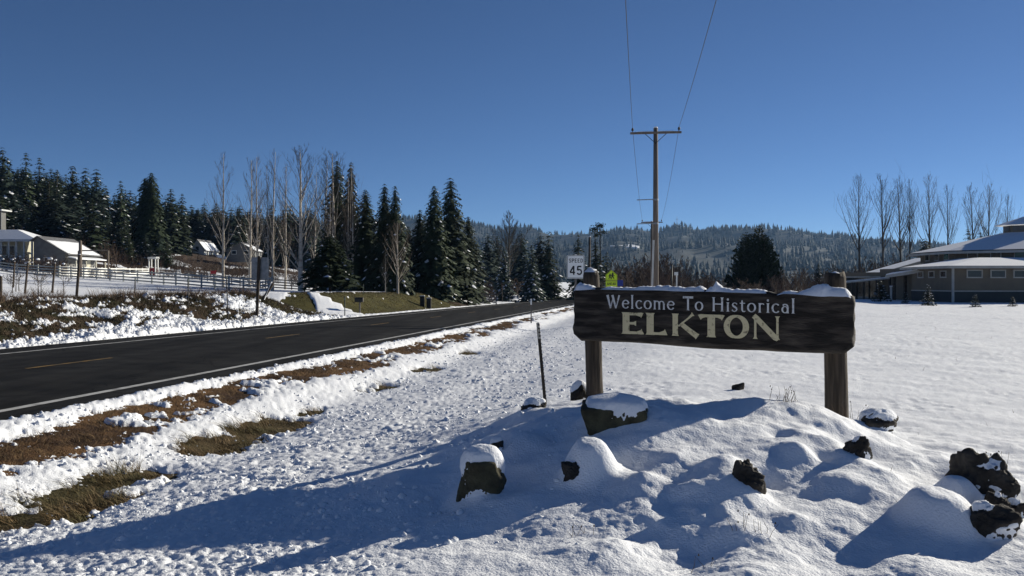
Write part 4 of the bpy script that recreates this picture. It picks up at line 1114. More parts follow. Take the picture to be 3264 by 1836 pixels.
# old short pole and small posts beyond the sign
for nx, yt, Y, r, lab, mk, nm in ((1880, 755, 88, 0.14, 'bare dark pole without crossarm behind the speed sign', 'bark', 'bare_pole'), (2142, 845, 95, 0.09, 'short dark lamp post right of the utility pole', 'black', 'short_post')):
    t_ = at(nx, yt, Y); gz = ground_z(t_.x, Y)
    o = empty(nm, (t_.x, Y, gz), 0, lab, 'post')
    MB().tube([(0, 0, -0.4), (-0.05, 0, (t_.z - gz) * 0.5), (0, 0, t_.z - gz)], [r, r * 0.9, r * 0.75], 8).build('shaft', M[mk], o, True)
    MB().tube([(0, 0, t_.z - gz - 0.02), (0, 0, t_.z - gz + 0.08)], [r * 0.85, r * 0.5], 8).build('cap', M['snow_far' if nm == 'bare_pole' else 'black'], o)
t_ = at(2157, 868, 97); gz = ground_z(t_.x, 97); o = empty('meter_post', (t_.x, 97, gz), 0, 'small white utility box on a post right of the utility pole', 'meter post')
MB().box((0, 0, (t_.z - gz) / 2 - 0.2), (0.14, 0.14, t_.z - gz + 0.2)).build('post', M['white_wood'], o); MB().box((-0.08, -0.1, t_.z - gz - 0.15), (0.4, 0.16, 0.35)).build('box', M['white_wood'], o)

# ---------------------------------------------------------------- board fences
RAILS = {}
def unit_rail(m):
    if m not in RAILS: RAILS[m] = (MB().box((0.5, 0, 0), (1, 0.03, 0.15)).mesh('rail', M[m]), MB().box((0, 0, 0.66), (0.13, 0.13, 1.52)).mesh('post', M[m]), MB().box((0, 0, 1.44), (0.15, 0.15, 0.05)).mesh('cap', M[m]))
    return RAILS[m]
def board_fence(pts, label, m='white_wood', bay=2.44, hgt=1.3, rails=4, front=-1):
    rail, post, capm = unit_rail(m)
    A = Vector(pts[0]); o = None
    o = empty('board_fence', (A.x, A.y, ground_z(A.x, A.y)), 0, label, 'fence', 'board fences of the left field')
    base = o.location.copy(); ks = hgt / 1.3
    for (x0, y0), (x1, y1) in zip(pts[:-1], pts[1:]):
        L = math.hypot(x1 - x0, y1 - y0); n = max(1, round(L / bay)); an = math.atan2(y1 - y0, x1 - x0)
        P = [Vector((x0 + (x1 - x0) * k / n, y0 + (y1 - y0) * k / n, 0)) for k in range(n + 1)]
        for p in P: p.z = ground_z(p.x, p.y)
        for k in range(n + 1):
            q = link('post', post, o, P[k] - base); q.rotation_euler = (0, 0, an); q.scale = (1, 1, ks)
            c = link('cap', capm, q)
            if k < n:
                d_ = P[k + 1] - P[k]
                for j in range(rails):
                    rl = link('rail', rail, o, P[k] - base + Vector((math.sin(an) * 0.085 * -front * -1, math.cos(an) * 0.085 * front, (0.28 + j * 0.33) * ks)))
                    rl.scale = (d_.length, 1, ks); rl.rotation_euler = (0, -math.asin(d_.z / d_.length), an)
    return o
board_fence([(-78, 108), (-55.2, 108)], 'shaded white board fence at the far left edge of the snowy field', m='shaded_white')
board_fence([(-55.2, 108), (-40, 98.5), (-26.5, 87.5), (-22.6, 83.5)], 'long white board fence crossing the left field, shaded side to the viewer', m='shaded_white')
board_fence([(-55.4, 108.6), (-56.2, 137)], 'sunlit bright white board fence running back to the arbor', front=1)
board_fence([(-56.1, 141), (-53.5, 143)], 'short sunlit fence panel right of the red gate', front=1)
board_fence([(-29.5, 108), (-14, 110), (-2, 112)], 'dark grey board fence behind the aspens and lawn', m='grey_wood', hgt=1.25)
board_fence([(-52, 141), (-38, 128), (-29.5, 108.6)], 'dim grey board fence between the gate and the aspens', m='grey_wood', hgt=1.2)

# arbor with red gate
o = empty('garden_arbor', (-56.2, 139, ground_z(-56.2, 139)), R(-10), 'white garden arbor standing over the red gate', 'arbor')
for sx in (-0.55, 0.55):
    for sy in (-0.35, 0.35): MB().box((sx, sy, 1.45), (0.13, 0.13, 3.1)).build('post', M['white_wood'], o)
for sy in (-0.35, 0.35): MB().box((0, sy, 2.95), (1.6, 0.06, 0.18)).build('beam', M['white_wood'], o)
for k in range(5): MB().box((-0.6 + 0.3 * k, 0, 3.07), (0.06, 1.0, 0.1)).build('slat', M['white_wood'], o)
MB().box((0, 0, 3.14), (1.5, 0.9, 0.05)).build('snow_cap', M['snow_far'], o)
o = empty('red_gate', (-56.2, 138.7, ground_z(-56.2, 138.7)), R(-10), 'dark red wooden garden gate under the white arbor', 'gate')
for k in range(5): MB().box((-0.4 + 0.2 * k, 0, 0.78), (0.185, 0.04, 1.35)).build('board', M['red'], o)
for zz in (0.35, 1.15): MB().box((0, 0.05, zz), (1.0, 0.05, 0.12)).build('rail', M['red'], o)
mb = MB(); mb.bar((-0.45, -0.035, 0.3), (0.45, -0.035, 1.2), 0.02, 0.09); mb.build('brace', M['red'], o)
p = at(680, 868, 118); o = empty('red_mailbox', (p.x, p.y, ground_z(p.x, p.y)), R(20), 'little red box on a post in the left field', 'box')
gz = p.z - ground_z(p.x, p.y)
MB().box((0, 0, gz), (0.75, 0.4, 0.42)).build('box', M['red'], o); MB().box((0, 0, gz / 2 - 0.3), (0.12, 0.12, gz + 0.2)).build('post', M['grey_wood'], o); MB().box((0.3, 0, gz + 0.24), (0.2, 0.42, 0.06)).build('flag', M['red'], o)

# vineyard and bank-top posts on the left
pi = 0
words = ['leaning dark vineyard post at the far left edge', 'second leaning vineyard post from the left edge', 'third leaning vineyard post from the left edge', 'tallest leaning post on the left bank crest', 'short stake at the very left picture edge on the bank']
for (xb, yb, xt, yt, Y), lab in zip(((42, 908, 46, 833, 62), (79, 929, 89, 836, 50), (166, 925, 175, 839, 52), (244, 947, 254, 812, 39), (2, 960, 3, 880, 36)), words):
    b0 = at(xb, yb, Y); g0 = ground_z(b0.x, Y); t0 = at(xt, yt, Y)
    o = empty('vineyard_post', (b0.x, Y, g0), 0, lab, 'post', 'wooden posts in the left field')
    dv = Vector((t0.x - b0.x, 0, t0.z - g0))
    MB().tube([(-dv.x * 0.2, 0, -0.3), dv * 0.5, dv], [0.062, 0.06, 0.055], 8).build('shaft', M['bark'], o, True)
    MB().tube([dv, dv + Vector((0, 0, 0.03))], [0.056, 0.03], 8).build('snow_cap', M['snow_far'], o)
for xb, yb, xt, yt, lab in ((429, 946, 431, 887, 'thin steel stake on the bank crest below the long fence'), (600, 946, 599, 889, 'thin steel stake on the bank crest near the fence middle'), (727, 945, 722, 881, 'thin leaning steel stake left of the grey sign back')):
    b0 = at(xb, yb, 42.5); g0 = ground_z(b0.x, 42.5); t0 = at(xt, yt, 42.5)
    o = empty('fence_stake', (b0.x, 42.5, g0), 0, lab, 'stake')
    MB().bar((0, 0, -0.2), (t0.x - b0.x, 0, t0.z - g0), 0.04, 0.04).build('shaft', M['dark_metal'], o); MB().bar((t0.x - b0.x, 0, t0.z - g0 - 0.12), (t0.x - b0.x, 0, t0.z - g0), 0.05, 0.05).build('painted_tip', M['steel_green'], o)
# fallen gate post leaning out of the weeds
b0 = at(846, 930, 52); t0 = at(870, 903, 52); g0 = ground_z(b0.x, 52)
o = empty('leaning_rail', (b0.x, 52, g0), 0, 'dark broken rail leaning out of the brown weeds behind the sign back', 'rail')
MB().bar((-0.3, 0, -0.1), (t0.x - b0.x, 0, max(0.6, t0.z - g0)), 0.14, 0.14).build('timber', M['bark'], o); MB().bar((-0.05, -0.06, 0.12), (t0.x - b0.x - 0.05, -0.06, max(0.6, t0.z - g0) + 0.09), 0.12, 0.03).build('snow_strip', M['snow_far'], o)

# ---------------------------------------------------------------- houses on the left
def window(parent, c, w, h, axis='y', m='glass', fm='white_wood', th=0.06):
    """flush window facing -y (axis y) or +x / -x (axis x)"""
    fr = MB()
    for dz in (-1, 1): fr.box((c[0], c[1], c[2] + dz * (h / 2 + 0.04)), (w + 0.2, th, 0.1) if axis == 'y' else (th, w + 0.2, 0.1))
    for dx in (-1, 1): fr.box((c[0] + dx * (w / 2 + 0.045), c[1], c[2]) if axis == 'y' else (c[0], c[1] + dx * (w / 2 + 0.045), c[2]), (0.09, th, h - 0.02) if axis == 'y' else (th, 0.09, h - 0.02))
    f = fr.build('window', M[fm], parent)
    MB().box(c, (w, 0.03, h) if axis == 'y' else (0.03, w, h)).build('pane', M[m], f)
    return f
# porch house cut by the left edge
hx, hy = -70.5, 124.0; hz = ground_z(hx, hy) + 0.3
o = empty('porch_house', (hx, hy, hz), 0, 'cream house with a columned porch cut off by the left edge', 'house')
def zr(ny, Y=120.0): return E - (ny - HY) / F * Y - hz
def xr(nx, Y=120.0): return (nx - CX) / F * Y - hx
pw = xr(112, 122.4); ze = zr(765, 122.4); zt = zr(734, 125.6)
MB().box((pw - 8.2, 3.6, ze / 2 - 0.3), (10.0, 5.0, ze + 0.6)).build('wall', M['house_cream'], o)
ux_ = xr(2, 125.7)
MB().box((ux_ - 4.2, 2.4, (zr(668, 125.7) + ze) / 2), (8.4, 1.2, zr(668, 125.7) - ze)).build('upper_wall', M['house_grey'], o)  # shade on the upper wall is put into its grey colour
px_ = pw - 4.2
mb2 = MB(); mb2.add([(pw + 0.3, -1.7, ze), (pw - 14, -1.7, ze), (pw - 14, 1.7, zt), (px_, 1.7, zt), (pw + 0.3, 4.7, ze), (px_, 3.0, zt)], [(0, 3, 2, 1), (0, 4, 5, 3)])
mb2.add([(pw + 0.3, -1.7, ze - 0.22), (pw - 14, -1.7, ze - 0.22), (pw - 14, -1.7, ze), (pw + 0.3, -1.7, ze), (pw + 0.3, 4.7, ze - 0.22), (pw + 0.3, 4.7, ze)], [(0, 1, 2, 3), (4, 0, 3, 5)])
rf = mb2.build('roof', M['house_white'], o)
MB().add([(pw + 0.15, -1.55, ze + 0.10), (pw - 14, -1.55, ze + 0.10), (pw - 14, 1.7, zt + 0.10), (px_ - 0.05, 1.7, zt + 0.10), (pw + 0.15, 4.5, ze + 0.1), (px_ - 0.05, 3.0, zt + 0.1)], [(0, 3, 2, 1), (0, 4, 5, 3)]).build('snow_load', M['snow_far'], rf)
ex_ = xr(5, 125.0)
MB().prism([(ex_, 1.0, zr(671, 125.0)), (ex_, 3.6, zr(671, 125.0)), (ex_ - 9, 3.6, zr(671, 125.0)), (ex_ - 9, 1.0, zr(671, 125.0))], (0, 0, 0), (0, 0, 0.2)).build('eave', M['house_white'], o)
for nx in (4, 28, 52, 77, 102): MB().box((xr(nx, 122.7), -1.3, ze / 2 - 0.4), (0.2, 0.2, ze + 0.35)).build('column', M['house_white'], o)
for nx in (12, 36): window(o, (xr(nx, 125), 1.05, ze * 0.55), 0.75, 1.3)
MB().box((pw - 6.4, -1.35, 0.55), (12, 0.06, 0.1)).build('railing', M['house_white'], o)
# cottage with a snow-covered roof
gz = ground_z(-62, 122); o = empty('cottage', (-62.4, 120, gz), 0, 'grey gabled cottage with a snow covered roof left of the arbor', 'house')
rx, rz_ = -64.3 + 62.4, 8.07 - gz; ex, ez = -60.4 + 62.4, 5.8 - gz; lx = rx - 0.9
mb = MB(); mb.prism([(lx + 0.25, 0.4, -0.5), (ex - 0.25, 0.4, -0.5), (ex - 0.25, 0.4, ez), (rx, 0.4, rz_ - 0.12), (lx + 0.25, 0.4, rz_ - 0.6)], (0, 0, 0), (0, 9.2, 0)); mb.build('wall', M['house_grey'], o)
mb = MB(); mb.prism([(rx, 0, rz_), (ex + 0.35, 0, ez - 0.2), (ex + 0.35, 0, ez - 0.32), (rx, 0, rz_ - 0.12)], (0, 0, 0), (0, 10.2, 0)); mb.prism([(rx - 0.002, 0, rz_), (rx - 0.002, 0, rz_ - 0.12), (lx - 0.05, 0, rz_ - 0.72), (lx - 0.05, 0, rz_ - 0.6)], (0, 0, 0), (0, 10.2, 0))
rf = mb.build('roof', M['roof_grey'], o)
def roof_snow(parent, p0, p1, p2, p3, th, seed, edge=0.12, nu=26, nv=14):
    """snow sheet on a roof slope: p0-p1 along the top edge, p3-p2 along the eave, ragged margins"""
    vs = []; up = Vector((0, 0, 1)); P = [Vector(p) for p in (p0, p1, p2, p3)]
    for j in range(nv + 1):
        for i in range(nu + 1):
            u, v = i / nu, j / nv
            p = P[0].lerp(P[1], u).lerp(P[3].lerp(P[2], u), v)
            m = min(u, 1 - u) * 2.2 + 0.02; mv = min(v * 1.2, (1 - v) * 2) + 0.02
            n = float(fbm(np.array([u * 5.0]), np.array([v * 3.0]), seed, 3)[0])
            t = th * max(-0.5, min(1, (min(m, mv) - edge * n * 1.6) * 9))
            vs.append(p + up * (t + 0.02 * (n - 0.5)))
    fs = [(j * (nu + 1) + i, j * (nu + 1) + i + 1, (j + 1) * (nu + 1) + i + 1, (j + 1) * (nu + 1) + i) for j in range(nv) for i in range(nu)]
    return MB().add(vs, fs).build('snow_load', M['snow_far'], parent, True)
f0 = 0.16
roof_snow(rf, (lerp(rx, ex + .35, f0), 0.1, lerp(rz_, ez - .2, f0)), (lerp(rx, ex + .35, f0), 10.1, lerp(rz_, ez - .2, f0)), (ex + 0.35, 10.1, ez - 0.2), (ex + 0.35, 0.1, ez - 0.2), 0.10, 141)
MB().prism([(ex + 0.1, 0.5, ez - 0.5), (ex + 1.2, 0.5, ez - 0.78), (ex + 1.2, 0.5, ez - 0.90), (ex + 0.1, 0.5, ez - 0.62)], (0, 0, 0), (0, 9, 0)).build('lean_to_roof', M['snow_far'], o)
for k in range(4): MB().box((ex + 1.05, 0.7 + 2.9 * k, (ez - 1.1) / 2 - 0.2), (0.14, 0.14, ez - 1.0 + 0.3)).build('column', M['house_cream'], o)
window(o, (ex - 0.2, 4.0, 1.3), 1.0, 1.1, 'x'); window(o, (rx + 1.3, 0.38, 1.5), 0.9, 1.1)
MB().box((ex - 0.23, 7.0, 0.95), (0.06, 1.0, 2.0)).build('door', M['house_cream'], o)
# garden poles and pergola by the cottage
t_ = at(256, 768, 112); gz = ground_z(t_.x, 112)
o = empty('garden_pole', (t_.x, 112, gz), 0, 'stout weathered pole standing in front of the cottage', 'post')
MB().tube([(0, 0, -0.3), (0, 0, t_.z - gz)], [0.22, 0.19], 10).build('shaft', M['pole'], o, True); MB().tube([(0, 0, t_.z - gz), (0, 0, t_.z - gz + 0.06)], [0.19, 0.1], 10).build('cap', M['pole'], o)
a = at(250, 799, 114); b_ = at(345, 798, 116); gz = ground_z(a.x, 114)
o = empty('garden_pergola', (a.x, 114, gz), 0, 'slim timber pergola frame right of the cottage', 'pergola')
MB().bar((0, 0, a.z - gz), b_ - Vector((a.x, 114, gz)), 0.12, 0.16).build('beam', M['pole'], o)
for f in (0.0, 1.0):
    q = a.lerp(b_, f) - Vector((a.x, 114, gz)); MB().box((q.x, q.y, q.z / 2 - 0.3), (0.16, 0.16, q.z + 0.5)).build('post', M['pole'], o)
# far white farmhouse and its neighbour
def gable_house(name, loc, w, L, wall_h, roof_h, m, label, rz=0.0, snow_right=True, wins=()):
    o = empty(name, loc, rz, label, 'house')
    mb = MB(); mb.prism([(-w / 2, 0, -1.5), (w / 2, 0, -1.5), (w / 2, 0, wall_h), (0, 0, wall_h + roof_h - 0.1), (-w / 2, 0, wall_h)], (0, 0, 0), (0, L, 0)); mb.build('wall', M[m], o)
    sl = roof_h / (w / 2); ov = 0.4
    mb = MB()
    mb.prism([(0, -0.3, wall_h + roof_h), (w / 2 + ov, -0.3, wall_h - sl * ov), (w / 2 + ov, -0.3, wall_h - sl * ov - 0.15), (0, -0.3, wall_h + roof_h - 0.15)], (0, 0, 0), (0, L + 0.6, 0))
    mb.prism([(-0.002, -0.3, wall_h + roof_h), (-0.002, -0.3, wall_h + roof_h - 0.15), (-w / 2 - ov, -0.3, wall_h - sl * ov - 0.15), (-w / 2 - ov, -0.3, wall_h - sl * ov)], (0, 0, 0), (0, L + 0.6, 0))
    rf = mb.build('roof', M['roof_grey'], o)
    roof_snow(rf, (w * 0.1, -0.2, wall_h + roof_h - sl * w * 0.1), (w * 0.1, L + 0.2, wall_h + roof_h - sl * w * 0.1), (w / 2 + ov, L + 0.2, wall_h - sl * ov), (w / 2 + ov, -0.2, wall_h - sl * ov), 0.14, 150 + int(w))
    for x, z, ww, hh in wins: window(o, (x, -0.03, z), ww, hh)
    for k in range(3): window(o, (w / 2 + 0.02, L * (0.2 + 0.3 * k), wall_h * 0.45), 0.9, 1.2, 'x')
    return o
Yh = 235.0; a = at(606, 822, Yh); b_ = at(651, 822, Yh); w = b_.x - a.x
gable_house('farmhouse', ((a.x + b_.x) / 2, Yh, a.z), w, 11.5, (822 - 792) / F * Yh, (792 - 762) / F * Yh, 'house_white', 'small white two storey farmhouse on the brown slope', 0.0, True, ((-0.0, 0.8, 0.9, 1.0), (0.0, (822 - 792) / F * Yh + 0.0, 0.9, 1.1)))
Yh = 215.0; a = at(722, 815, Yh); b_ = at(812, 815, Yh); w = b_.x - a.x
gable_house('farm_bungalow', ((a.x + b_.x) / 2, Yh, a.z), w, 6.0, (815 - 797) / F * Yh, (797 - 772) / F * Yh, 'house_grey', 'low grey bungalow with half snowy roof behind the birches', 0.0, True, ((-1.6, 0.8, 1.0, 0.8), (1.4, 0.8, 1.0, 0.8)))

# wagon on the lawn
p = at(1163, 924, 94); gz = ground_z(p.x, 94)
o = empty('farm_wagon', (p.x, 94, gz), R(8), 'old flat wagon with a pale tarp parked before the dark firs', 'wagon')
MB().box((0, 0, 0.75), (2.4, 1.5, 0.16)).build('bed', M['grey_wood'], o)
MB().box((-0.6, -0.74, 1.05), (1.1, 0.04, 0.45)).build('side_board', M['grey_wood'], o)
mb = MB(); mb.prism([(-0.15, -0.8, 0.9), (1.1, -0.8, 0.9), (1.05, -0.7, 1.45), (0.0, -0.7, 1.5)], (0, 0, 0), (0, 1.5, 0)); mb.build('tarp', M['tarp'], o)
for sx in (-0.85, 0.85):
    for sy in (-0.7, 0.7):
        mb = MB(); mb.tube([(sx, sy - 0.07, 0.36), (sx, sy + 0.07, 0.36)], 0.36, 16); wl = mb.build('wheel', M['black'], o)
        mb = MB(); mb.tube([(sx, sy - 0.075, 0.36), (sx, sy + 0.075, 0.36)], 0.17, 12); mb.build('rim', M['metal'], wl)
mb = MB(); mb.bar((1.2, 0, 0.6), (2.3, 0, 0.45), 0.08, 0.08); mb.build('drawbar', M['grey_wood'], o)
# two waste bins
for nx, lab in ((1346, 'left one of two dark bins on the lawn below the firs'), (1367, 'right one of two dark bins on the lawn below the firs')):
    p = at(nx, 938, 82); gz = ground_z(p.x, 82); o = empty('yard_bin', (p.x, 82, gz), 0, lab, 'bin', 'bins on the lawn')
    mb = MB(); mb.prism([(-0.2, -0.2, -0.05), (0.2, -0.2, -0.05), (0.2, 0.2, -0.05), (-0.2, 0.2, -0.05)], (0, 0, 0), (0, 0, 0.9)); mb.build('body', M['black'], o)
    MB().box((0, 0, 0.88), (0.5, 0.5, 0.07)).build('lid', M['black'], o); MB().box((0, 0, 0.94), (0.42, 0.42, 0.05)).build('snow_cap', M['snow_far'], o)
# vineyard stakes by the far bend
rnd = random.Random(8)
stk = MB().tube([(0, 0, -0.2), (0, 0, 1.5)], [0.05, 0.04], 5).mesh('shaft', M['bark']); stc = MB().tube([(0, 0, 1.49), (0, 0, 1.55)], [0.05, 0.02], 5).mesh('cap', M['bark'])
for k in range(34):
    nx = 1540 + 8.4 * k + rnd.uniform(-3, 3); Y = rnd.choice((108, 114, 121, 128)) + rnd.uniform(-2, 2)
    x = (nx - CX) / F * Y
    if -6.5 < road_t(x, Y) < 6.0: continue
    o = empty('vine_stake', (x, Y, ground_z(x, Y)), 0, 'one of the thin vineyard stakes in the snow beyond the road', 'stake', 'vineyard stakes by the road bend')
    o.rotation_euler = (rnd.uniform(-0.04, 0.04), rnd.uniform(-0.05, 0.05), 0)
    link('shaft', stk, o); link('cap', stc, o)
for nx, yb, yt, r, lab in ((1601, 963, 912, 0.05, 'tall thin pole by the second driveway'), (1606, 949, 931, 0.16, 'left stout gate post by the second driveway'), (1616, 958, 935, 0.16, 'right stout gate post by the second driveway')):
    p = hit(nx, yb); t_ = at(nx, yt, p.y); o = empty('gate_post', p, 0, lab, 'post')
    MB().tube([(0, 0, -0.2), (0, 0, t_.z - p.z)], r, 8).build('shaft', M['bark'], o); MB().tube([(0, 0, t_.z - p.z), (0, 0, t_.z - p.z + 0.06)], [r, r * 0.5], 8).build('cap', M['snow_far'], o)

# ---------------------------------------------------------------- community hall on the right
BX, BY = 36.8, 74.0
bz = ground_z(BX, BY) - 0.02
hall = empty('community_hall', (BX, BY, bz), 0, 'low tan hall with snowy hipped roofs and a cupola at the right edge', 'building')
def hz_(ny, Y=74.0): return E - (ny - HY) / F * Y - bz
EV = hz_(851)                      # eave height of the lower ring
LX, DY = 24.0, 7.6                # extent to the right and to the back
# walls with lap siding as real courses
def siding_wall(x0, y0, x1, y1, z0, z1, name, m, step=0.19, parent=hall, th=0.16):
    L = math.hypot(x1 - x0, y1 - y0); ux, uy = (x1 - x0) / L, (y1 - y0) / L; nx_, ny_ = uy, -ux
    mb = MB(); n = max(1, int((z1 - z0) / step)); st = (z1 - z0) / n
    for k in range(n):
        za, zb = z0 + k * st, z0 + (k + 1) * st
        o1 = 0.022; o2 = 0.004
        mb.add([(x0 + nx_ * o1, y0 + ny_ * o1, za), (x1 + nx_ * o1, y1 + ny_ * o1, za), (x1 + nx_ * o2, y1 + ny_ * o2, zb), (x0 + nx_ * o2, y0 + ny_ * o2, zb),
                (x0 - nx_ * th, y0 - ny_ * th, za), (x1 - nx_ * th, y1 - ny_ * th, za)], [(0, 1, 2, 3), (4, 5, 1, 0)])
    w = mb.build(name, M[m], parent); return w
SILL = hz_(927.5)
siding_wall(0, 0, LX, 0, SILL, EV, 'wall', 'siding'); siding_wall(0, DY, 0, 0, SILL, EV, 'wall', 'siding')
siding_wall(-0.03, -0.03, LX, -0.03, -0.3, SILL - 0.05, 'wainscot', 'wainscot', 0.3); siding_wall(-0.03, DY, -0.03, -0.03, -0.3, SILL - 0.05, 'wainscot', 'wainscot', 0.3)
MB().box((LX / 2 - 0.03, -0.05, SILL - 0.01), (LX + 0.1, 0.10, 0.09)).build('belt_trim', M['trim'], hall)
MB().box((-0.05, DY / 2, SILL - 0.01), (0.10, DY, 0.088)).build('belt_trim', M['trim'], hall)
MB().box((-0.02, -0.03, EV / 2), (0.16, 0.16, EV)).build('corner_board', M['trim'], hall)
MB().box((LX / 2 + 0.2, DY / 2 + 0.2, EV * 0.5), (LX - 0.5, DY - 0.5, EV)).build('core', M['house_grey'], hall)
for zx0, zx1 in ((2135, 2250), (2318, 2430), (2495, 2608)):
    xa = (2200 + zx0 / 2.421 - CX) / F * BY - BX; xb = (2200 + zx1 / 2.421 - CX) / F * BY - BX
    window(hall, ((xa + xb) / 2, -0.03, (hz_(861) + hz_(885)) / 2), xb - xa - 0.1, hz_(861) - hz_(885) - 0.1, fm='trim', th=0.1)
for k in range(2): window(hall, (17.5 + 4.2 * k, -0.03, (hz_(861) + hz_(885)) / 2), 1.15, 0.5, fm='trim', th=0.1)
for k in range(3): window(hall, (-0.03, 1.6 + 2.1 * k, (hz_(864) + hz_(883)) / 2), 0.9, 0.45, 'x', fm='trim', th=0.1)
# lower ring roof (hipped skirt) with snow
RUN = 5.4; ov = 0.75; RT = E - (500 + 787 / 2.421 - HY) / F * (BY + RUN) - bz
def ring_roof(x0, y0, x1, y1, z0, run, z1, name, m, parent, lift=0.0):
    v = [(x0, y0, z0), (x1, y0, z0), (x1, y1, z0), (x0, y1, z0), (x0 + run, y0 + run, z1), (x1 - run, y0 + run, z1), (x1 - run, y1, z1), (x0 + run, y1, z1)]
    v = [(a_, b__, c_ + lift) for a_, b__, c_ in v]
    return MB().add(v, [(0, 1, 5, 4), (1, 2, 6, 5), (2, 3, 7, 6), (3, 0, 4, 7), (4, 5, 6, 7)]).build(name, M[m], parent)
rf = ring_roof(-ov, -ov, LX + ov, DY + ov, EV - 0.05, RUN, RT, 'roof', 'roof_grey', hall)
ring_roof(-ov + 0.05, -ov + 0.05, LX + ov - 0.05, DY + ov - 0.05, EV, RUN, RT, 'snow_load', 'snow_far', rf, 0.10)
MB().box((LX / 2, -ov - 0.02, EV - 0.02), (LX + 2 * ov, 0.06, 0.20)).build('fascia', M['trim'], hall); MB().box((-ov - 0.02, DY / 2, EV - 0.02), (0.06, DY + 2 * ov, 0.198)).build('fascia', M['trim'], hall)
MB().box((LX / 2, -ov / 2, EV - 0.10), (LX + ov, ov, 0.04)).build('soffit', M['trim'], hall)
# drum, upper roof and cupola
Yd = BY + RUN; dx0 = (2200 + 2112 / 2.421 - CX) / F * Yd - BX + 0.3; cxh = dx0 + 10.0
ZD0 = RT - 0.1; ZD1 = E - (500 + 702 / 2.421 - HY) / F * Yd - bz
n8 = 8; rad_d = 9.3; cyh = RUN + rad_d * 0.92
def octa(r, ph=R(22.5)): return [(cxh + r * math.cos(ph + k * math.pi / 4), cyh + r * math.sin(ph + k * math.pi / 4)) for k in range(8)]
oc = octa(rad_d)
for k in range(8):
    (xa, ya), (xb, yb) = oc[k], oc[(k + 1) % 8]
    mx_, my_ = (xa + xb) / 2 - cxh, (ya + yb) / 2 - cyh
    if my_ > 3: continue
    siding_wall(xa, ya, xb, yb, ZD0, ZD1, 'drum_wall', 'siding', 0.19)
mb = MB(); mb.prism([(x * 0.97 + cxh * 0.03, y * 0.97 + cyh * 0.03, ZD0 - 1) for x, y in oc], (0, 0, 0), (0, 0, ZD1 - ZD0 + 1)); mb.build('drum', M['house_grey'], hall)
# square windows on the drum facets
for k in range(8):
    (xa, ya), (xb, yb) = oc[k], oc[(k + 1) % 8]
    nxv, nyv = (xa + xb) / 2 - cxh, (ya + yb) / 2 - cyh
    if nyv > 2: continue
    an = math.atan2(yb - ya, xb - xa)
    for f in (0.22, 0.5, 0.78):
        c = Vector((xa + (xb - xa) * f, ya + (yb - ya) * f, ZD0 + (ZD1 - ZD0) * 0.55)); nn_ = Vector((nxv, nyv, 0)).normalized()
        w_ = MB().box(c + nn_ * 0.04, (0.95, 0.07, 0.95), an).build('window', M['trim'], hall); MB().box(c + nn_ * 0.06, (0.75, 0.07, 0.75), an).build('pane', M['teal_glass' if f > 0.7 else 'glass'], w_)
ro = octa(rad_d + 1.1); ri = octa(1.9); ZR = ZD1 - 0.18; ZC = E - (500 + 592 / 2.421 - HY) / F * (BY + cyh) - bz
def octa_roof(name, m, parent, lift, pull=0.0):
    a_ = octa(rad_d + 1.1 - pull); return MB().add([(x, y, ZR + lift) for x, y in a_] + [(x, y, ZC + lift) for x, y in ri], [(k, (k + 1) % 8, 8 + (k + 1) % 8, 8 + k) for k in range(8)] + [tuple(range(8, 16))]).build(name, M[m], parent)
r2 = octa_roof('roof', 'roof_grey', hall, 0.0); octa_roof('snow_load', 'snow_far', r2, 0.09, 0.06)
MB().add([(x, y, ZR) for x, y in ro] + [(x, y, ZR - 0.22) for x, y in ro], [(k, 8 + k, 8 + (k + 1) % 8, (k + 1) % 8) for k in range(8)]).build('fascia', M['trim'], hall)
oc2 = octa(1.8); ZT = ZC + 0.95
mb = MB(); mb.prism([(x, y, ZC - 0.2) for x, y in oc2], (0, 0, 0), (0, 0, ZT - ZC)); cu = mb.build('cupola', M['siding'], hall)
for k in range(8):
    (xa, ya), (xb, yb) = oc2[k], oc2[(k + 1) % 8]; an = math.atan2(yb - ya, xb - xa)
    c = Vector(((xa + xb) / 2, (ya + yb) / 2, (ZC + ZT) / 2)); nn_ = Vector((c.x - cxh, c.y - cyh, 0)).normalized()
    MB().box(c + nn_ * 0.03, (1.0, 0.05, 0.45), an).build('louvre', M['house_grey'], cu)
a_ = octa(2.6); MB().add([(x, y, ZT - 0.15) for x, y in a_] + [(cxh, cyh, ZT + 0.75)], [(k, (k + 1) % 8, 8) for k in range(8)]).build('cupola_roof', M['snow_far'], cu)
# entry porch on the left side
def hp(zx, zy, Y): return Vector(((2200 + zx / 2.421 - CX) / F * Y - BX, Y - BY, E - (500 + zy / 2.421 - HY) / F * Y - bz))
A_ = hp(1505, 915, 84); B_ = hp(2000, 838, 77); C_ = hp(1990, 822, 93); D_ = hp(1620, 880, 97)
mb = MB(); mb.add([A_, B_, C_, D_] + [p - Vector((0, 0, 0.25)) for p in (A_, B_, C_, D_)], [(0, 1, 2, 3), (7, 6, 5, 4), (0, 4, 5, 1), (3, 7, 4, 0), (2, 6, 7, 3)]); pr = mb.build('porch_roof', M['trim'], hall)
mb = MB(); mb.add([p + Vector((0.1, 0.05, 0.03)) for p in (A_, B_, C_, D_)] + [p + Vector((0.1, 0.05, 0.12)) for p in (A_, B_, C_, D_)], [(4, 5, 6, 7), (0, 1, 5, 4), (3, 0, 4, 7)]); mb.build('snow_load', M['snow_far'], pr)
for zx in (1575, 1660, 1745):
    q = hp(zx, 930, 84.6); MB().box((q.x, q.y, q.z / 2 - 0.3), (0.24, 0.24, q.z + 0.9)).build('column', M['bark'], hall)
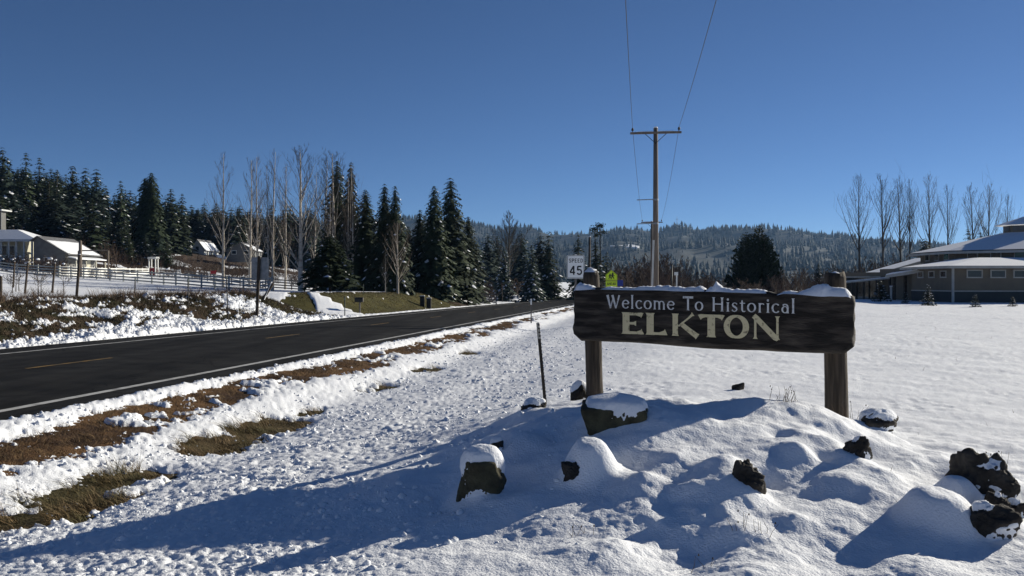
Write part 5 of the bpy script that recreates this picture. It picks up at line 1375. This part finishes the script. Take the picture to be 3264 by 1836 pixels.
g1 = hp(1440, 905, 100); g2 = hp(1912, 770, 101); g3 = hp(2035, 803, 97)
mb = MB(); bk = Vector((1.5, 9, 0)); vs = [g1, g2, g3, g1 + bk, g2 + bk, g3 + bk]
mb.add(vs, [(0, 1, 4, 3), (1, 2, 5, 4)]); mb.add([p - Vector((0, 0, 0.3)) for p in vs[:3]] + vs[:3], [(0, 1, 4, 3), (1, 2, 5, 4)]); gr = mb.build('wing_roof', M['trim'], hall)
mb = MB(); mb.add([p + Vector((0, 0.05, 0.06)) for p in vs], [(0, 1, 4, 3), (1, 2, 5, 4)]); mb.build('snow_load', M['snow_far'], gr)
mb = MB(); mb.add([g1 + Vector((1.2, 0.5, -0.3)), g2 + Vector((0, 0.5, -0.35)), g3 + Vector((-0.3, 0.5, -0.3)), Vector((g3.x - 0.3, g3.y + 0.5, -0.5)), Vector((g1.x + 1.2, g1.y + 0.5, -0.5))], [(0, 1, 2, 3, 4)]); mb.build('wing_wall', M['siding'], hall)
siding_wall(B_.x + 0.2, 18.0, B_.x + 0.2, DY, -0.3, B_.z - 0.1, 'wing_wall', 'siding')
siding_wall(A_.x + 0.6, 22.6, B_.x + 0.2, 18.0, -0.3, A_.z + 0.4, 'entry_wall', 'siding')
for k, f in enumerate((0.12, 0.32, 0.52, 0.72, 0.9)):
    q = Vector((lerp(A_.x + 0.6, B_.x + 0.2, f), lerp(22.6, 18.0, f) - 0.1, 1.25)); an = math.atan2(-4.6, B_.x - A_.x - 0.4)
    w_ = MB().box(q, (1.25, 0.1, 2.3), an).build('door' if k in (1, 2) else 'window', M['trim'], hall); MB().box(q + Vector((-0.02, -0.05, 0)), (1.0, 0.1, 2.0), an).build('pane', M['glass'], w_)
# covered walkway
wk = empty('covered_walkway', hp(1195, 1115, 92) + Vector((BX, BY, bz)), 0, 'thin flat roofed walkway leading left from the hall', 'walkway')
o0 = wk.location; gz = ground_z(o0.x, 92) - o0.z
a_ = hp(1195, 970, 92) + Vector((BX, BY, bz)) - o0; b2 = hp(1545, 937, 90) + Vector((BX, BY, bz)) - o0
mb = MB(); mb.bar(a_, b2, 2.4, 0.14); wr = mb.build('roof', M['trim'], wk); mb = MB(); mb.bar(a_ + Vector((0, 0, 0.11)), b2 + Vector((0, 0, 0.11)), 2.3, 0.08); mb.build('snow_load', M['snow_far'], wr)
for f in (0.08, 0.34, 0.62, 0.9):
    q = a_.lerp(b2, f)
    for dy in (-0.9, 0.9): MB().box((q.x, q.y + dy, (q.z + gz) / 2), (0.16, 0.16, q.z - gz)).build('post', M['bark'], wk)
# low shed wall behind the walkway
p = hp(1330, 1115, 97) + Vector((BX, BY, bz)); gz = ground_z(p.x, 97)
o = empty('garden_shed', (p.x, 97, gz), 0, 'low grey shed half hidden behind the covered walkway', 'shed')
MB().box((0, 0, 1.1), (8, 0.3, 2.4)).build('wall', M['house_grey'], o); MB().box((0, 0.3, 2.36), (8.4, 1.6, 0.12)).build('roof', M['roof_grey'], o); window(o, (1.2, -0.17, 1.3), 1.0, 0.9); MB().box((-1.8, -0.17, 0.9), (0.9, 0.05, 2.0)).build('door', M['bark'], o)
p = hp(1550, 1140, 80) + Vector((BX, BY, bz)); gz = ground_z(p.x, p.y); o = empty('white_post', (p.x, p.y, gz), 0, 'pale wooden marker post between the young firs and the hall', 'post')
MB().box((0, 0, 0.6), (0.14, 0.14, 1.6)).build('shaft', M['trim'], o); MB().box((0, 0, 1.42), (0.2, 0.2, 0.06)).build('cap', M['snow_far'], o)

# ---------------------------------------------------------------- big firs across the road
fir_protos = [conifer_mesh(200 + k, 12.0, 3.0, 60, 12, droop=0.42, base=0.03, power=0.70, stations=5, wide=0.26, snowp=0.16, mat_key='needle') for k in range(4)]
FIRS = [ # column, top row, distance, width factor, proto, label
 (1074, 512, 101, 0.85, 0, 'tall fir rising behind the bare birches'),
 (1118, 516, 97, 0.62, 1, 'slim fir with sparse drooping tips right of the birches'),
 (1165, 602, 90, 1.05, 2, 'shorter broad fir with wide lower boughs beside the birches'),
 (1226, 585, 88, 0.80, 3, 'left of the twin pointed firs near the lawn'),
 (1259, 592, 87, 0.75, 0, 'right of the twin pointed firs near the lawn'),
 (1338, 668, 98, 0.95, 1, 'low fir between the twin firs and the tallest pair'),
 (1384, 590, 96, 0.92, 2, 'left of the two tallest firs above the green bank'),
 (1436, 566, 102, 1.00, 3, 'tallest fir above the green bank beside the road'),
 (1492, 690, 113, 1.05, 0, 'lower dark fir at the right end of the green bank'),
 (1300, 720, 101, 1.2, 2, 'dark low fir filling the gap behind the twin firs'),
 (1470, 760, 109, 1.2, 1, 'shaded fir skirt at the foot of the tallest fir')]
rnd = random.Random(21)
for nx, yt, Y, sx, k, lab in FIRS:
    t_ = at(nx, yt, Y); gz = ground_z(t_.x, Y)
    plant_conifer(fir_protos[k], 'fir_tree', (t_.x, Y, gz), (t_.z - gz) / 12.0, rnd.uniform(0, 6.28), lab, 'tree', 'large firs across the road', sx)
# broad dark spruce with a bare stem
sp = conifer_mesh(230, 5.0, 2.6, 34, 13, droop=0.18, base=0.18, power=0.62, stations=5, wide=0.30, snowp=0.14, mat_key='needle_dark')
t_ = at(1052, 746, 72); gz = ground_z(t_.x, 72)
plant_conifer(sp, 'spruce_tree', (t_.x, 72, gz), (t_.z - gz) / 5.0, 0.4, 'broad dark spruce with a bare lower stem on the lawn', 'tree', None, 0.98)
# snow-laden young firs in the middle distance
yf = [conifer_mesh(240 + k, 8.0, 2.0, 30, 9, droop=0.4, base=0.04, power=0.8, stations=4, wide=0.3, snowp=0.75, mat_key='needle_blue') for k in range(2)]
for nx, yt, Y, sx, k, lab in ((1606, 784, 135, 1.0, 0, 'left of two snow laden young firs beyond the road'), (1694, 778, 138, 1.1, 1, 'right of two snow laden young firs beyond the road')):
    t_ = at(nx, yt, Y); gz = ground_z(t_.x, Y); plant_conifer(yf[k], 'fir_tree', (t_.x, Y, gz), (t_.z - gz) / 8.0, k, lab, 'tree', 'snow laden young firs', sx)

# ---------------------------------------------------------------- forest of conifers, left hillside and middle distance
fp = [conifer_mesh(260 + k, 20.0, (4.6, 5.4, 4.2, 5.0, 3.9)[k], 32, 9, droop=0.38, base=0.05, power=(0.66, 0.6, 0.75, 0.7, 0.8)[k], stations=3, wide=0.34, snowp=0.20, mat_key='needle_blue' if k % 2 else 'needle') for k in range(5)]
rnd = random.Random(33)
def forest_tree(nx, yt, Y, sx, lab, grp, k=None):
    t_ = at(nx, yt, Y); gz = ground_z(t_.x, Y)
    plant_conifer(fp[rnd.randrange(5) if k is None else k], 'conifer_tree', (t_.x, Y, gz - 0.5), max(4.0, t_.z - gz + 0.5) / 20.0, rnd.uniform(0, 6.28), lab, 'tree', grp, sx)
named = [(8, 468, 205, 'conifer with the highest crown at the left picture edge'), (82, 480, 208, 'second tall pointed conifer from the left edge'), (125, 496, 212, 'slim conifer tip right of the second tall conifer'),
         (182, 535, 214, 'conifer of middle height in the left forest edge'), (232, 523, 206, 'first of three spire shaped conifers over the cottage'), (272, 531, 208, 'second of three spire shaped conifers over the cottage'), (307, 535, 204, 'third of three spire shaped conifers over the cottage'),
         (385, 570, 212, 'fir left of the big rounded dark cedar'), (545, 597, 222, 'fir just right of the big rounded dark cedar'), (580, 612, 224, 'snow dusted fir over the white farmhouse')]
for nx, yt, Y, lab in named: forest_tree(nx, yt, Y, rnd.uniform(0.95, 1.2), lab, 'conifers of the left forest')
for k in range(150):
    nx = rnd.uniform(-320, 640); top = np.interp(nx, [-320, 0, 150, 320, 480, 640], [400, 500, 540, 590, 610, 655]) + rnd.uniform(5, 95) + (rnd.uniform(20, 120) if k % 2 else 0)
    near = k % 2 and nx < 540
    forest_tree(nx, top, rnd.uniform(165, 200) if near else rnd.uniform(240, 270) if nx > 540 else rnd.uniform(195, 262), rnd.uniform(1.1, 1.5) * (1.35 if k % 2 else 1.0), 'dark snow dusted conifer in the thick of the left hillside forest', 'conifers in the thick left forest')
for k in range(60):
    nx = -250 + 860 * (k + rnd.random()) / 60; top = np.interp(nx, [-320, 0, 150, 320, 480, 640], [400, 490, 520, 575, 600, 640]) + rnd.uniform(8, 50)
    forest_tree(nx, top, rnd.uniform(225, 275), rnd.uniform(1.0, 1.4), 'conifer on the skyline of the left hillside forest', 'conifers on the left skyline')
for k in range(70):
    nx = rnd.uniform(610, 1010); top = np.interp(nx, [610, 700, 800, 930, 1010], [636, 642, 650, 640, 660]) + rnd.uniform(0, 60)
    forest_tree(nx, top, rnd.uniform(250, 310), rnd.uniform(1.0, 1.5), 'dark conifer in the wood behind the bare birches', 'conifers behind the birches')
for nx, yt, Y, sx, lab in ((1555, 742, 190, 1.25, 'fir left of the round bare tree in the middle distance'), (1585, 748, 200, 1.2, 'fir directly below the round bare tree'), (1660, 735, 205, 1.2, 'fir right of the round bare tree'), (1722, 742, 172, 1.25, 'left fir of the pair before the hazy hill'), (1750, 732, 170, 1.25, 'right fir of the pair before the hazy hill'),
                       (1843, 742, 165, 1.0, 'slim fir directly above the speed sign'), (1900, 765, 150, 1.35, 'broad fir behind the bare pole'), (1935, 800, 155, 1.3, 'lower fir right of the bare pole'), (1640, 700 + 60, 215, 1.3, 'fir half hidden behind the snow laden young firs'), (1520, 770, 165, 1.4, 'fir at the right foot of the tall fir group'),
                       (2950, 757, 170, 1.5, 'bushy conifer under the bare poplars'), (3085, 724, 165, 1.0, 'dark conifer left of the hall roof peak'), (3125, 735, 175, 1.2, 'second conifer behind the hall roof'), (3188, 738, 200, 0.9, 'small conifer tip above the hall roof'), (3252, 690, 130, 1.1, 'conifer behind the hall cupola'), (2608, 836, 150, 0.9, 'small pointed conifer in the brown thicket')):
    forest_tree(nx, yt, Y, sx, lab, 'single conifers in the middle distance')
# rounded dark cedar in the left forest, and the many-topped cypress on the right
cd = conifer_mesh(290, 20.0, 6.2, 48, 14, droop=0.55, base=0.02, power=0.50, stations=4, wide=0.24, snowp=0.01, mat_key='needle_dark', leaders=3)
t_ = at(482, 548, 180); gz = ground_z(t_.x, 180); plant_conifer(cd, 'cedar_tree', (t_.x, 180, gz), (t_.z - gz) / 20.0, 0.3, 'big rounded dark cedar rising from the left forest edge', 'tree', None, 0.95)
cy = conifer_mesh(291, 10.0, 4.4, 40, 12, droop=-0.25, base=0.02, power=0.62, stations=4, wide=0.22, snowp=0.02, mat_key='needle_dark', leaders=5, up=0.5)
t_ = at(2420, 720, 142); gz = ground_z(t_.x, 142); plant_conifer(cy, 'cypress_tree', (t_.x, 142, gz), (t_.z - gz) / 10.0, 0.3, 'dark many topped cypress in front of the hazy hills', 'tree', None, 0.86)
# two lanky pines with tufted tops
for nx, yt, lab in ((1896, 722, 'left lanky pine with a tufted top'), (1912, 712, 'right lanky pine with a tufted top')):
    t_ = at(nx, yt, 175); gz = ground_z(t_.x, 175); hh = t_.z - gz
    o = empty('pine_tree', (t_.x, 175, gz), 0, lab, 'tree', 'lanky tufted pines'); MB().tube([(0, 0, -0.3), (0.1, 0, hh * 0.6), (0, 0, hh)], [0.2, 0.14, 0.05], 6).build('trunk', M['bark'], o)
    rs = np.random.RandomState(nx); V = []; T = []
    for q in range(260):
        c = rs.normal(size=3) * (0.40, 0.40, 0.26) + (0, 0, hh - 0.5) if q % 3 else rs.normal(size=3) * (0.45, 0.45, 0.2) + (0.5, 0, hh - 1.7)
        a = rs.normal(size=(3, 3)) * 0.14; n0 = len(V); V += [c + a[0], c + a[1], c + a[2]]; T.append((n0, n0 + 1, n0 + 2))
    link('crown', np_mesh('crown', np.array(V), np.array(T), M['needle_dark'], smooth=False), o)

# ---------------------------------------------------------------- bare trees
asp = [bare_tree_mesh(300 + k, 13.0, 0.15, 34, 1, first=0.18, ang=(0.62, 0.72, 0.55)[k], nsec=5, ntwig=3, curve=0.75, lenf=0.40, twr=0.0065) for k in range(3)]
big = bare_tree_mesh(310, 13.0, 0.24, 34, 1, first=0.14, ang=0.75, nsec=7, ntwig=4, curve=0.6, lenf=0.58, twr=0.007, fork=0.0)
rnd = random.Random(5)
for nx, yt, Y, sx, pr, lab in ((711, 478, 98, 1.0, asp[0], 'single white trunked birch standing apart on the left'), (795, 500, 112, 1.0, asp[1], 'thin birch in the middle of the left row'), (820, 490, 116, 0.9, asp[2], 'thin birch directly behind the road sign back'),
                         (869, 472, 88, 0.9, asp[1], 'straight pale birch just right of the road sign back'), (856, 520, 96, 0.7, asp[0], 'slender reddish birch beside the straight pale birch'), (908, 520, 118, 0.9, asp[2], 'faint birch between the straight one and the broad one'),
                         (958, 470, 87, 1.05, big, 'broad bare tree with a stout trunk on the lawn'), (1000, 540, 112, 0.9, asp[0], 'thin bare tree right of the broad one'), (1035, 500, 104, 1.0, asp[1], 'bare tree rising left of the tall fir'), (1070, 478, 99, 1.0, big, 'broad bare tree in front of the tall fir'),
                         (1108, 560, 90, 0.8, asp[2], 'left of three slim trunks by the wagon'), (1117, 600, 91, 0.8, asp[0], 'middle of three slim trunks by the wagon'), (1125, 520, 89, 0.9, asp[1], 'right of three slim trunks by the wagon'), (1050, 600, 82, 0.7, asp[2], 'white trunk showing behind the spruce'),
                         (1268, 705, 84, 1.0, big, 'small bare tree before the twin firs'), (1228, 800, 83, 1.0, asp[0], 'little bare sapling on the lawn edge'), (1440, 860, 99, 0.9, asp[1], 'bare sapling at the foot of the tallest fir')):
    t_ = at(nx, yt, Y); gz = ground_z(t_.x, Y)
    plant_bare(pr, 'bare_birch', (t_.x, Y, gz), (t_.z - gz) / 13.0, rnd.uniform(0, 6.28), lab, 'tree', 'bare trees left of the firs', sx)
pop = [bare_tree_mesh(320 + k, 20.0, 0.24, 34, 1, first=0.34, ang=0.55, nsec=6, ntwig=2, curve=0.75, lenf=0.56, twr=0.011, trunk_key='poplar', twig_key='poplar', fork=0.26) for k in range(4)]
nm = ['first', 'second', 'third', 'fourth', 'fifth', 'sixth', 'seventh', 'eighth', 'ninth']
for i, (nx, yt) in enumerate(((2742, 556), (2812, 554), (2876, 566), (2898, 574), (2966, 556), (3020, 588), (3105, 586), (3152, 590), (3212, 620))):
    t_ = at(nx, yt, 170 + 4 * (i % 3)); gz = ground_z(t_.x, t_.y)
    plant_bare(pop[i % 4], 'bare_poplar', (t_.x, t_.y, gz), (t_.z - gz) / 20.0, i * 1.3, nm[i] + ' from the left in the row of tall bare poplars by the hall', 'tree', 'row of bare poplars', 0.8 if i in (3, 5, 8) else 1.0)
rt = bare_tree_mesh(340, 16.0, 0.40, 40, 1, first=0.25, ang=0.85, nsec=9, ntwig=4, curve=0.5, lenf=0.50, twr=0.022, trunk_key='poplar', twig_key='poplar', fork=0.12)
t_ = at(1622, 672, 195); gz = ground_z(t_.x, 195)
plant_bare(rt, 'bare_tree', (t_.x, 195, gz), (t_.z - gz) / 16.0, 0.0, 'round crowned bare tree standing above the middle conifers', 'tree', None, 0.85)
# leafless thicket
th = [bare_tree_mesh(350 + k, 6.0, 0.07, 80, 6.0, first=0.12, ang=0.75, nsec=6, ntwig=3, curve=0.5, lenf=0.42, twr=0.016, trunk_key='twig_brown', twig_key='twig_brown', stems=13) for k in range(3)]
rnd = random.Random(44)
for k in range(120):
    nx = rnd.uniform(1480, 2960); Y = rnd.uniform(112, 185)
    x = (nx - CX) / F * Y
    if abs(road_t(x, Y)) < 9: continue
    top = np.interp(nx, [1480, 1600, 1750, 2000, 2100, 2250, 2400, 2560, 2700, 2790, 2960], [870, 880, 850, 790, 800, 860, 880, 830, 850, 790, 850]) + rnd.uniform(-8, 55)
    gz = ground_z(x, Y); h = max(2.0, E - (top - HY) / F * Y - gz)
    plant_bare(th[k % 3], 'thicket_tree', (x, Y, gz), h / 6.0, rnd.uniform(0, 6.28), 'leafless brown thicket bush before the far hills', 'bush', 'leafless thicket behind the sign', rnd.uniform(0.8, 1.3) * min(1.6, 6 / h + 0.35))
for k in range(90):
    nx = rnd.uniform(-60, 960); Y = rnd.uniform(146, 205)
    x = (nx - CX) / F * Y; gz = ground_z(x, Y); h = rnd.uniform(1.5, 3.4) + (1.5 if nx < 330 else 0)
    plant_bare(th[k % 3], 'brush_shrub', (x, Y, gz), h / 6.0, rnd.uniform(0, 6.28), 'low brown brush on the slope above the left fence', 'bush', 'brown brush on the left slope', rnd.uniform(1.0, 1.7))
# garden shrubs with lumps of snow by the porch
for nx, Y, h, lab in ((12, 117, 1.6, 'garden shrub at the foot of the porch by the left edge'), (48, 117, 1.8, 'second garden shrub before the porch'), (85, 116, 1.6, 'third garden shrub before the porch'), (128, 115, 2.0, 'snow capped shrub between porch and cottage'), (165, 115, 2.2, 'dark shrub before the cottage gable'), (205, 114, 1.6, 'shrub at the cottage corner'), (292, 117, 1.3, 'low shrub under the pergola'), (345, 118, 1.1, 'low snow topped shrub right of the pergola'), (545, 139, 1.6, 'dark rounded shrub right of the red gate')):
    x = (nx - CX) / F * Y; gz = ground_z(x, Y)
    o = plant_bare(th[1], 'garden_shrub', (x, Y, gz), h / 6.0 * 1.3, nx * 0.7, lab, 'shrub', 'garden shrubs by the houses', 1.6)
    rs = np.random.RandomState(nx); mb = MB()
    for q in range(4):
        c = Vector((rs.uniform(-2.0, 2.0), rs.uniform(-2, 1), rs.uniform(2.6, 4.6))); r = rs.uniform(0.35, 0.8)
        mb.tube([c + Vector((-r, 0, 0)), c + Vector((-r * 0.4, 0, r * 0.3)), c + Vector((r * 0.4, 0, r * 0.3)), c + Vector((r, 0, -0.1))], [0.05, r * 0.5, r * 0.45, 0.05], 7)
    mb.build('snow_load', M['snow_far'], o, True)
# grape vines in the left field
vine = bare_tree_mesh(380, 1.3, 0.045, 7, 1, first=0.5, ang=1.1, nsec=3, ntwig=1, curve=0.1, lenf=0.6, twr=0.012, trunk_key='bark', twig_key='bark')
for nx, yb, Y, lab in ((38, 926, 52, 'gnarled vine nearest the left edge'), (50, 920, 55, 'gnarled vine beside the first leaning post'), (61, 917, 56, 'third gnarled vine from the left'), (122, 924, 52, 'spreading vine between the second and third leaning posts'), (131, 919, 55, 'upright vine between the second and third leaning posts'), (204, 921, 53, 'lone vine between the third and the tallest post')):
    p = at(nx, yb, Y); plant_bare(vine, 'grape_vine', (p.x, Y, ground_z(p.x, Y)), 1.0, nx, lab, 'vine', 'grape vines in the left field')
# young trees before the hall
yt_ = [conifer_mesh(390 + k, 2.0, 0.55, 15, 8, droop=0.1, base=0.06, power=0.75, stations=3, wide=0.32, snowp=0.55, mat_key='needle_dark', up=0.3) for k in range(3)]
for nx, yb, ytp, k, sx, lab in ((2807, 962, 890, 0, 1.3, 'largest dark young conifer left of the hall entry'), (2958, 975, 906, 1, 1.1, 'ragged snow tufted young conifer before the hall corner'), (3109, 980, 938, 2, 1.2, 'small snow tufted seedling below the first hall window'), (3228, 978, 944, 0, 1.3, 'small seedling at the right picture edge'), (2886, 968, 930, 2, 1.0, 'little seedling before the porch columns')):
    p = hit(nx, yb); t_ = at(nx, ytp, p.y); plant_conifer(yt_[k], 'young_conifer', p, (t_.z - p.z) / 2.0, nx, lab, 'tree', 'young conifers before the hall', sx)
# radio mast on the hill
c = at(2158, 722, HD - 30); t_ = at(2158, 690, HD - 30)
o = empty('radio_mast', c, 0, 'tiny lattice radio mast on the hill crest', 'mast')
MB().tube([(0, 0, -20), (0, 0, t_.z - c.z)], [1.2, 0.5], 4).build('shaft', M['metal'], o); MB().bar((-5, 0, (t_.z - c.z) * 0.7), (5, 0, (t_.z - c.z) * 0.7), 1.0, 1.0).build('crossbar', M['metal'], o)

# ---------------------------------------------------------------- grass and weeds
def blades(name, n, seed, region, hmin, hmax, w, lean, mats, label, dirx=None, keep=None, segs=3, clump=None):
    rs = np.random.RandomState(seed)
    X, Y = region(rs, n)
    if clump is not None:
        pass
    k = keep(X, Y) if keep is not None else np.ones(len(X), bool)
    X = X[k]; Y = Y[k]; m = len(X); Z = H(X, Y) - 0.01
    h = rs.uniform(hmin, hmax, m) * (0.45 + 1.1 * sstep(0.3, 0.7, fbm(X / 0.3, Y / 0.3, seed + 7, 2)))
    az = rs.normal(0, 0.45, m) + (0.0 if dirx is None else dirx) + (fbm(X / 0.32, Y / 0.32, seed + 8, 2) - 0.5) * (14.0 if dirx is None else 5.0)
    ln = rs.uniform(lean * 0.5, lean * 1.3, m); fa = rs.uniform(0, np.pi, m)
    V = np.zeros((m, 2 * segs + 1, 3))
    for q in range(segs + 1):
        f = q / segs
        cx = X + np.cos(az) * h * ln * f ** 1.6; cy = Y + np.sin(az) * h * ln * f ** 1.6; cz = Z + h * (f - 0.35 * ln * f * f)
        ww = w * (1 - f * 0.85)
        if q < segs:
            V[:, 2 * q] = np.column_stack([cx - np.cos(fa) * ww, cy - np.sin(fa) * ww, cz]); V[:, 2 * q + 1] = np.column_stack([cx + np.cos(fa) * ww, cy + np.sin(fa) * ww, cz])
        else: V[:, 2 * segs] = np.column_stack([cx, cy, cz])
    b0 = np.arange(m)[:, None] * (2 * segs + 1); T = []
    for q in range(segs - 1):
        T += [np.column_stack([b0 + 2 * q, b0 + 2 * q + 1, b0 + 2 * q + 3]), np.column_stack([b0 + 2 * q, b0 + 2 * q + 3, b0 + 2 * q + 2])]
    T.append(np.column_stack([b0 + 2 * segs - 2, b0 + 2 * segs - 1, b0 + 2 * segs]))
    me = np_mesh(name, V.reshape(-1, 3), np.concatenate(T), mats, smooth=False)
    return tag(link(name, me), label, 'grass', kind='stuff')
M['dead_grass'] = mat('dead_grass', (0.26, 0.165, 0.075), (0.055, 0.036, 0.022), scale=7, rough=0.9, detail=6)
M['wet_grass'] = mat('wet_grass', (0.095, 0.088, 0.034), (0.19, 0.125, 0.060), scale=3.0, rough=0.8, detail=6)
M['bank_grass'] = mat('bank_grass', (0.048, 0.046, 0.022), (0.105, 0.070, 0.045), scale=0.7, rough=0.9, detail=6)
M['weed'] = mat('weed', (0.17, 0.115, 0.075), (0.085, 0.058, 0.042), scale=0.6, rough=0.9, detail=5)
def road_region(t0, t1, s0, s1, pw=1.0):
    def f(rs, n):
        t = rs.uniform(t0, t1, n); s = s0 + (s1 - s0) * rs.uniform(0, 1, n) ** pw; d = t - ROAD_OFF
        return UY * d + UX * s, -UX * d + UY * s
    return f
bare = lambda lim: (lambda X, Y: cover(X, Y) < lim)
blades('verge_grass', 60000, 401, road_region(4.8, 6.6, 2, 60, 1.8), 0.04, 0.15, 0.0035, 1.8, M['dead_grass'], 'matted dead brown grass along the road verge', keep=bare(0.0))
blades('ditch_grass', 60000, 402, road_region(6.5, 8.0, 1, 34, 1.7), 0.08, 0.25, 0.0035, 1.6, M['wet_grass'], 'long bent green brown grass standing in the ditch', dirx=R(215), keep=lambda X, Y: (cover(X, Y) < 0.01) & (fbm(X / 0.3, Y / 0.3, 87, 2) > 0.42))
blades('bank_grass', 110000, 403, road_region(-11.8, -5.6, 12, 56), 0.06, 0.20, 0.010, 0.9, M['bank_grass'], 'tangled olive brown grass on the left road bank', keep=bare(0.005))
blades('bank_weeds', 15000, 404, road_region(-12.2, -9.8, 14, 56), 0.15, 0.50, 0.007, 0.6, M['weed'], 'tall dry brown weeds along the crest of the left bank', keep=lambda X, Y: fbm(X / 2.5, Y / 2.5, 88, 3) > 0.44)
blades('lawn_grass', 50000, 405, road_region(-12.5, -5.8, 50, 105), 0.03, 0.08, 0.014, 0.8, M['wet_grass'], 'short olive lawn grass on the bank beyond the driveway', keep=bare(-0.01))
blades('field_stubble', 5000, 406, road_region(9.5, 30, 6, 60), 0.05, 0.12, 0.003, 0.5, M['weed'], 'sparse dry stubble poking from the field snow', keep=lambda X, Y: (fbm(X / 3.0, Y / 3.0, 89, 3) > 0.56))
# loose crumbs and clods of half-thawed snow
def clods(name, n, seed, region, rmin, rmax, keep, label):
    rs = np.random.RandomState(seed); X, Y = region(rs, n); k = keep(X, Y); X = X[k]; Y = Y[k]; m = len(X)
    Z = H(X, Y) + np.maximum(cover(X, Y), 0.0)
    r = rmin * (rmax / rmin) ** (rs.uniform(0, 1, m) ** 2.6)
    B = np.array([(0, 0, 1), (.9, 0, .3), (.28, .86, .3), (-.73, .53, .3), (-.73, -.53, .3), (.28, -.86, .3), (.73, .53, -.5), (-.28, .86, -.5), (-.9, 0, -.5), (-.28, -.86, -.5), (.73, -.53, -.5)])
    Fb = np.array([(0,1,2),(0,2,3),(0,3,4),(0,4,5),(0,5,1),(1,6,2),(2,6,7),(2,7,3),(3,7,8),(3,8,4),(4,8,9),(4,9,5),(5,9,10),(5,10,1),(1,10,6)])
    a = rs.uniform(0, 6.28, m); sc = r[:, None, None] * rs.uniform(0.7, 1.35, (m, 1, 3)) * np.array([1, 1, 0.8]) * rs.uniform(0.78, 1.22, (m, 11, 1))
    P = B[None] * sc
    Q = np.stack([P[..., 0] * np.cos(a)[:, None] - P[..., 1] * np.sin(a)[:, None], P[..., 0] * np.sin(a)[:, None] + P[..., 1] * np.cos(a)[:, None], P[..., 2]], -1)
    Q += np.column_stack([X, Y, Z + r * 0.02])[:, None, :]
    me = np_mesh(name, Q.reshape(-1, 3), (Fb[None] + np.arange(m)[:, None, None] * 11).reshape(-1, 3), M['snow'], smooth=True)
    return tag(link(name, me), label, 'snow', kind='stuff')
clods('snow_crumbs', 32000, 411, road_region(4.5, 12.5, 1.5, 48, 1.9), 0.008, 0.045, lambda X, Y: (cover(X, Y) > -0.03) & (np.random.RandomState(1).uniform(0, 1, len(X)) < (1.1 - 0.9 * sstep(9.5, 12.5, road_t(X, Y))) * (0.05 + 1.4 * sstep(0.45, 0.62, fbm(X / 0.8, Y / 0.8, 86, 4, 0.6)))), 'loose crumbs of half thawed snow between field and road')
clods('bank_snow_crumbs', 16000, 412, road_region(-11.0, -5.3, 14, 56), 0.03, 0.10, lambda X, Y: cover(X, Y) > -0.01, 'crumbly snow remnants on the left road bank')
# dry weeds standing on the mound
for nx, ny, Y, h, n, lab in ((2500, 1282, 8.5, 0.20, 26, 'wispy dry weed tuft on the mound left of the right post'), (2722, 1372, 8.8, 0.26, 16, 'dry weed at the foot of the right post'), (2270, 1836 - 30, 5.35, 0.12, 5, 'few green grass blades at the bottom edge'), (2380, 1690, 5.7, 0.16, 10, 'seedy dry weed low on the mound front'), (1860, 1640, 5.9, 0.14, 7, 'tiny dry weed under the snow ball boulder'), (3150, 1440, 7.6, 0.2, 16, 'dry weed behind the leaning slab')):
    p = at(nx, ny, Y); gz = surf_z(p.x, p.y) - 0.02; rs = random.Random(nx)
    o = empty('dry_weed', (p.x, p.y, gz), 0, lab, 'weed'); mb = MB(); mh = MB()
    for q in range(n):
        a = rs.uniform(0, 6.28); r = rs.uniform(0, 0.16); c = Vector((math.cos(a) * r, math.sin(a) * r * 0.5, -0.03)); e = Vector((rs.uniform(-0.5, 0.5), rs.uniform(-0.4, 0.4), 1)).normalized() * h * rs.uniform(0.5, 1.1)
        mb.tube([c, c + e * 0.5, c + e + Vector((rs.uniform(-.04, .04), 0, 0))], [0.0022, 0.0018, 0.001], 3, cap=False)
        if q % 3 == 0: mh.tube([c + e, c + e + Vector((0, 0, 0.012))], [0.006, 0.003], 5)
    mb.build('stem', M['weed'], o); mh.build('seed_head', M['bark'], o)

# ---------------------------------------------------------------- haze
hb = MB().box((0, 1900, 90), (9600, 5200, 330)).build('haze', None)
hm = bpy.data.materials.new('haze'); hm.use_nodes = True; hn = hm.node_tree; hn.nodes.clear()
ho = hn.nodes.new('ShaderNodeOutputMaterial'); hv = hn.nodes.new('ShaderNodeVolumePrincipled')
hv.inputs['Color'].default_value = (0.35, 0.60, 1.0, 1); hv.inputs['Density'].default_value = 0.00006; hv.inputs['Anisotropy'].default_value = 0.2
hn.links.new(hv.outputs[0], ho.inputs['Volume']); hb.data.materials.append(hm)
tag(hb, 'thin blue winter haze in the valley air', 'haze', kind='stuff')
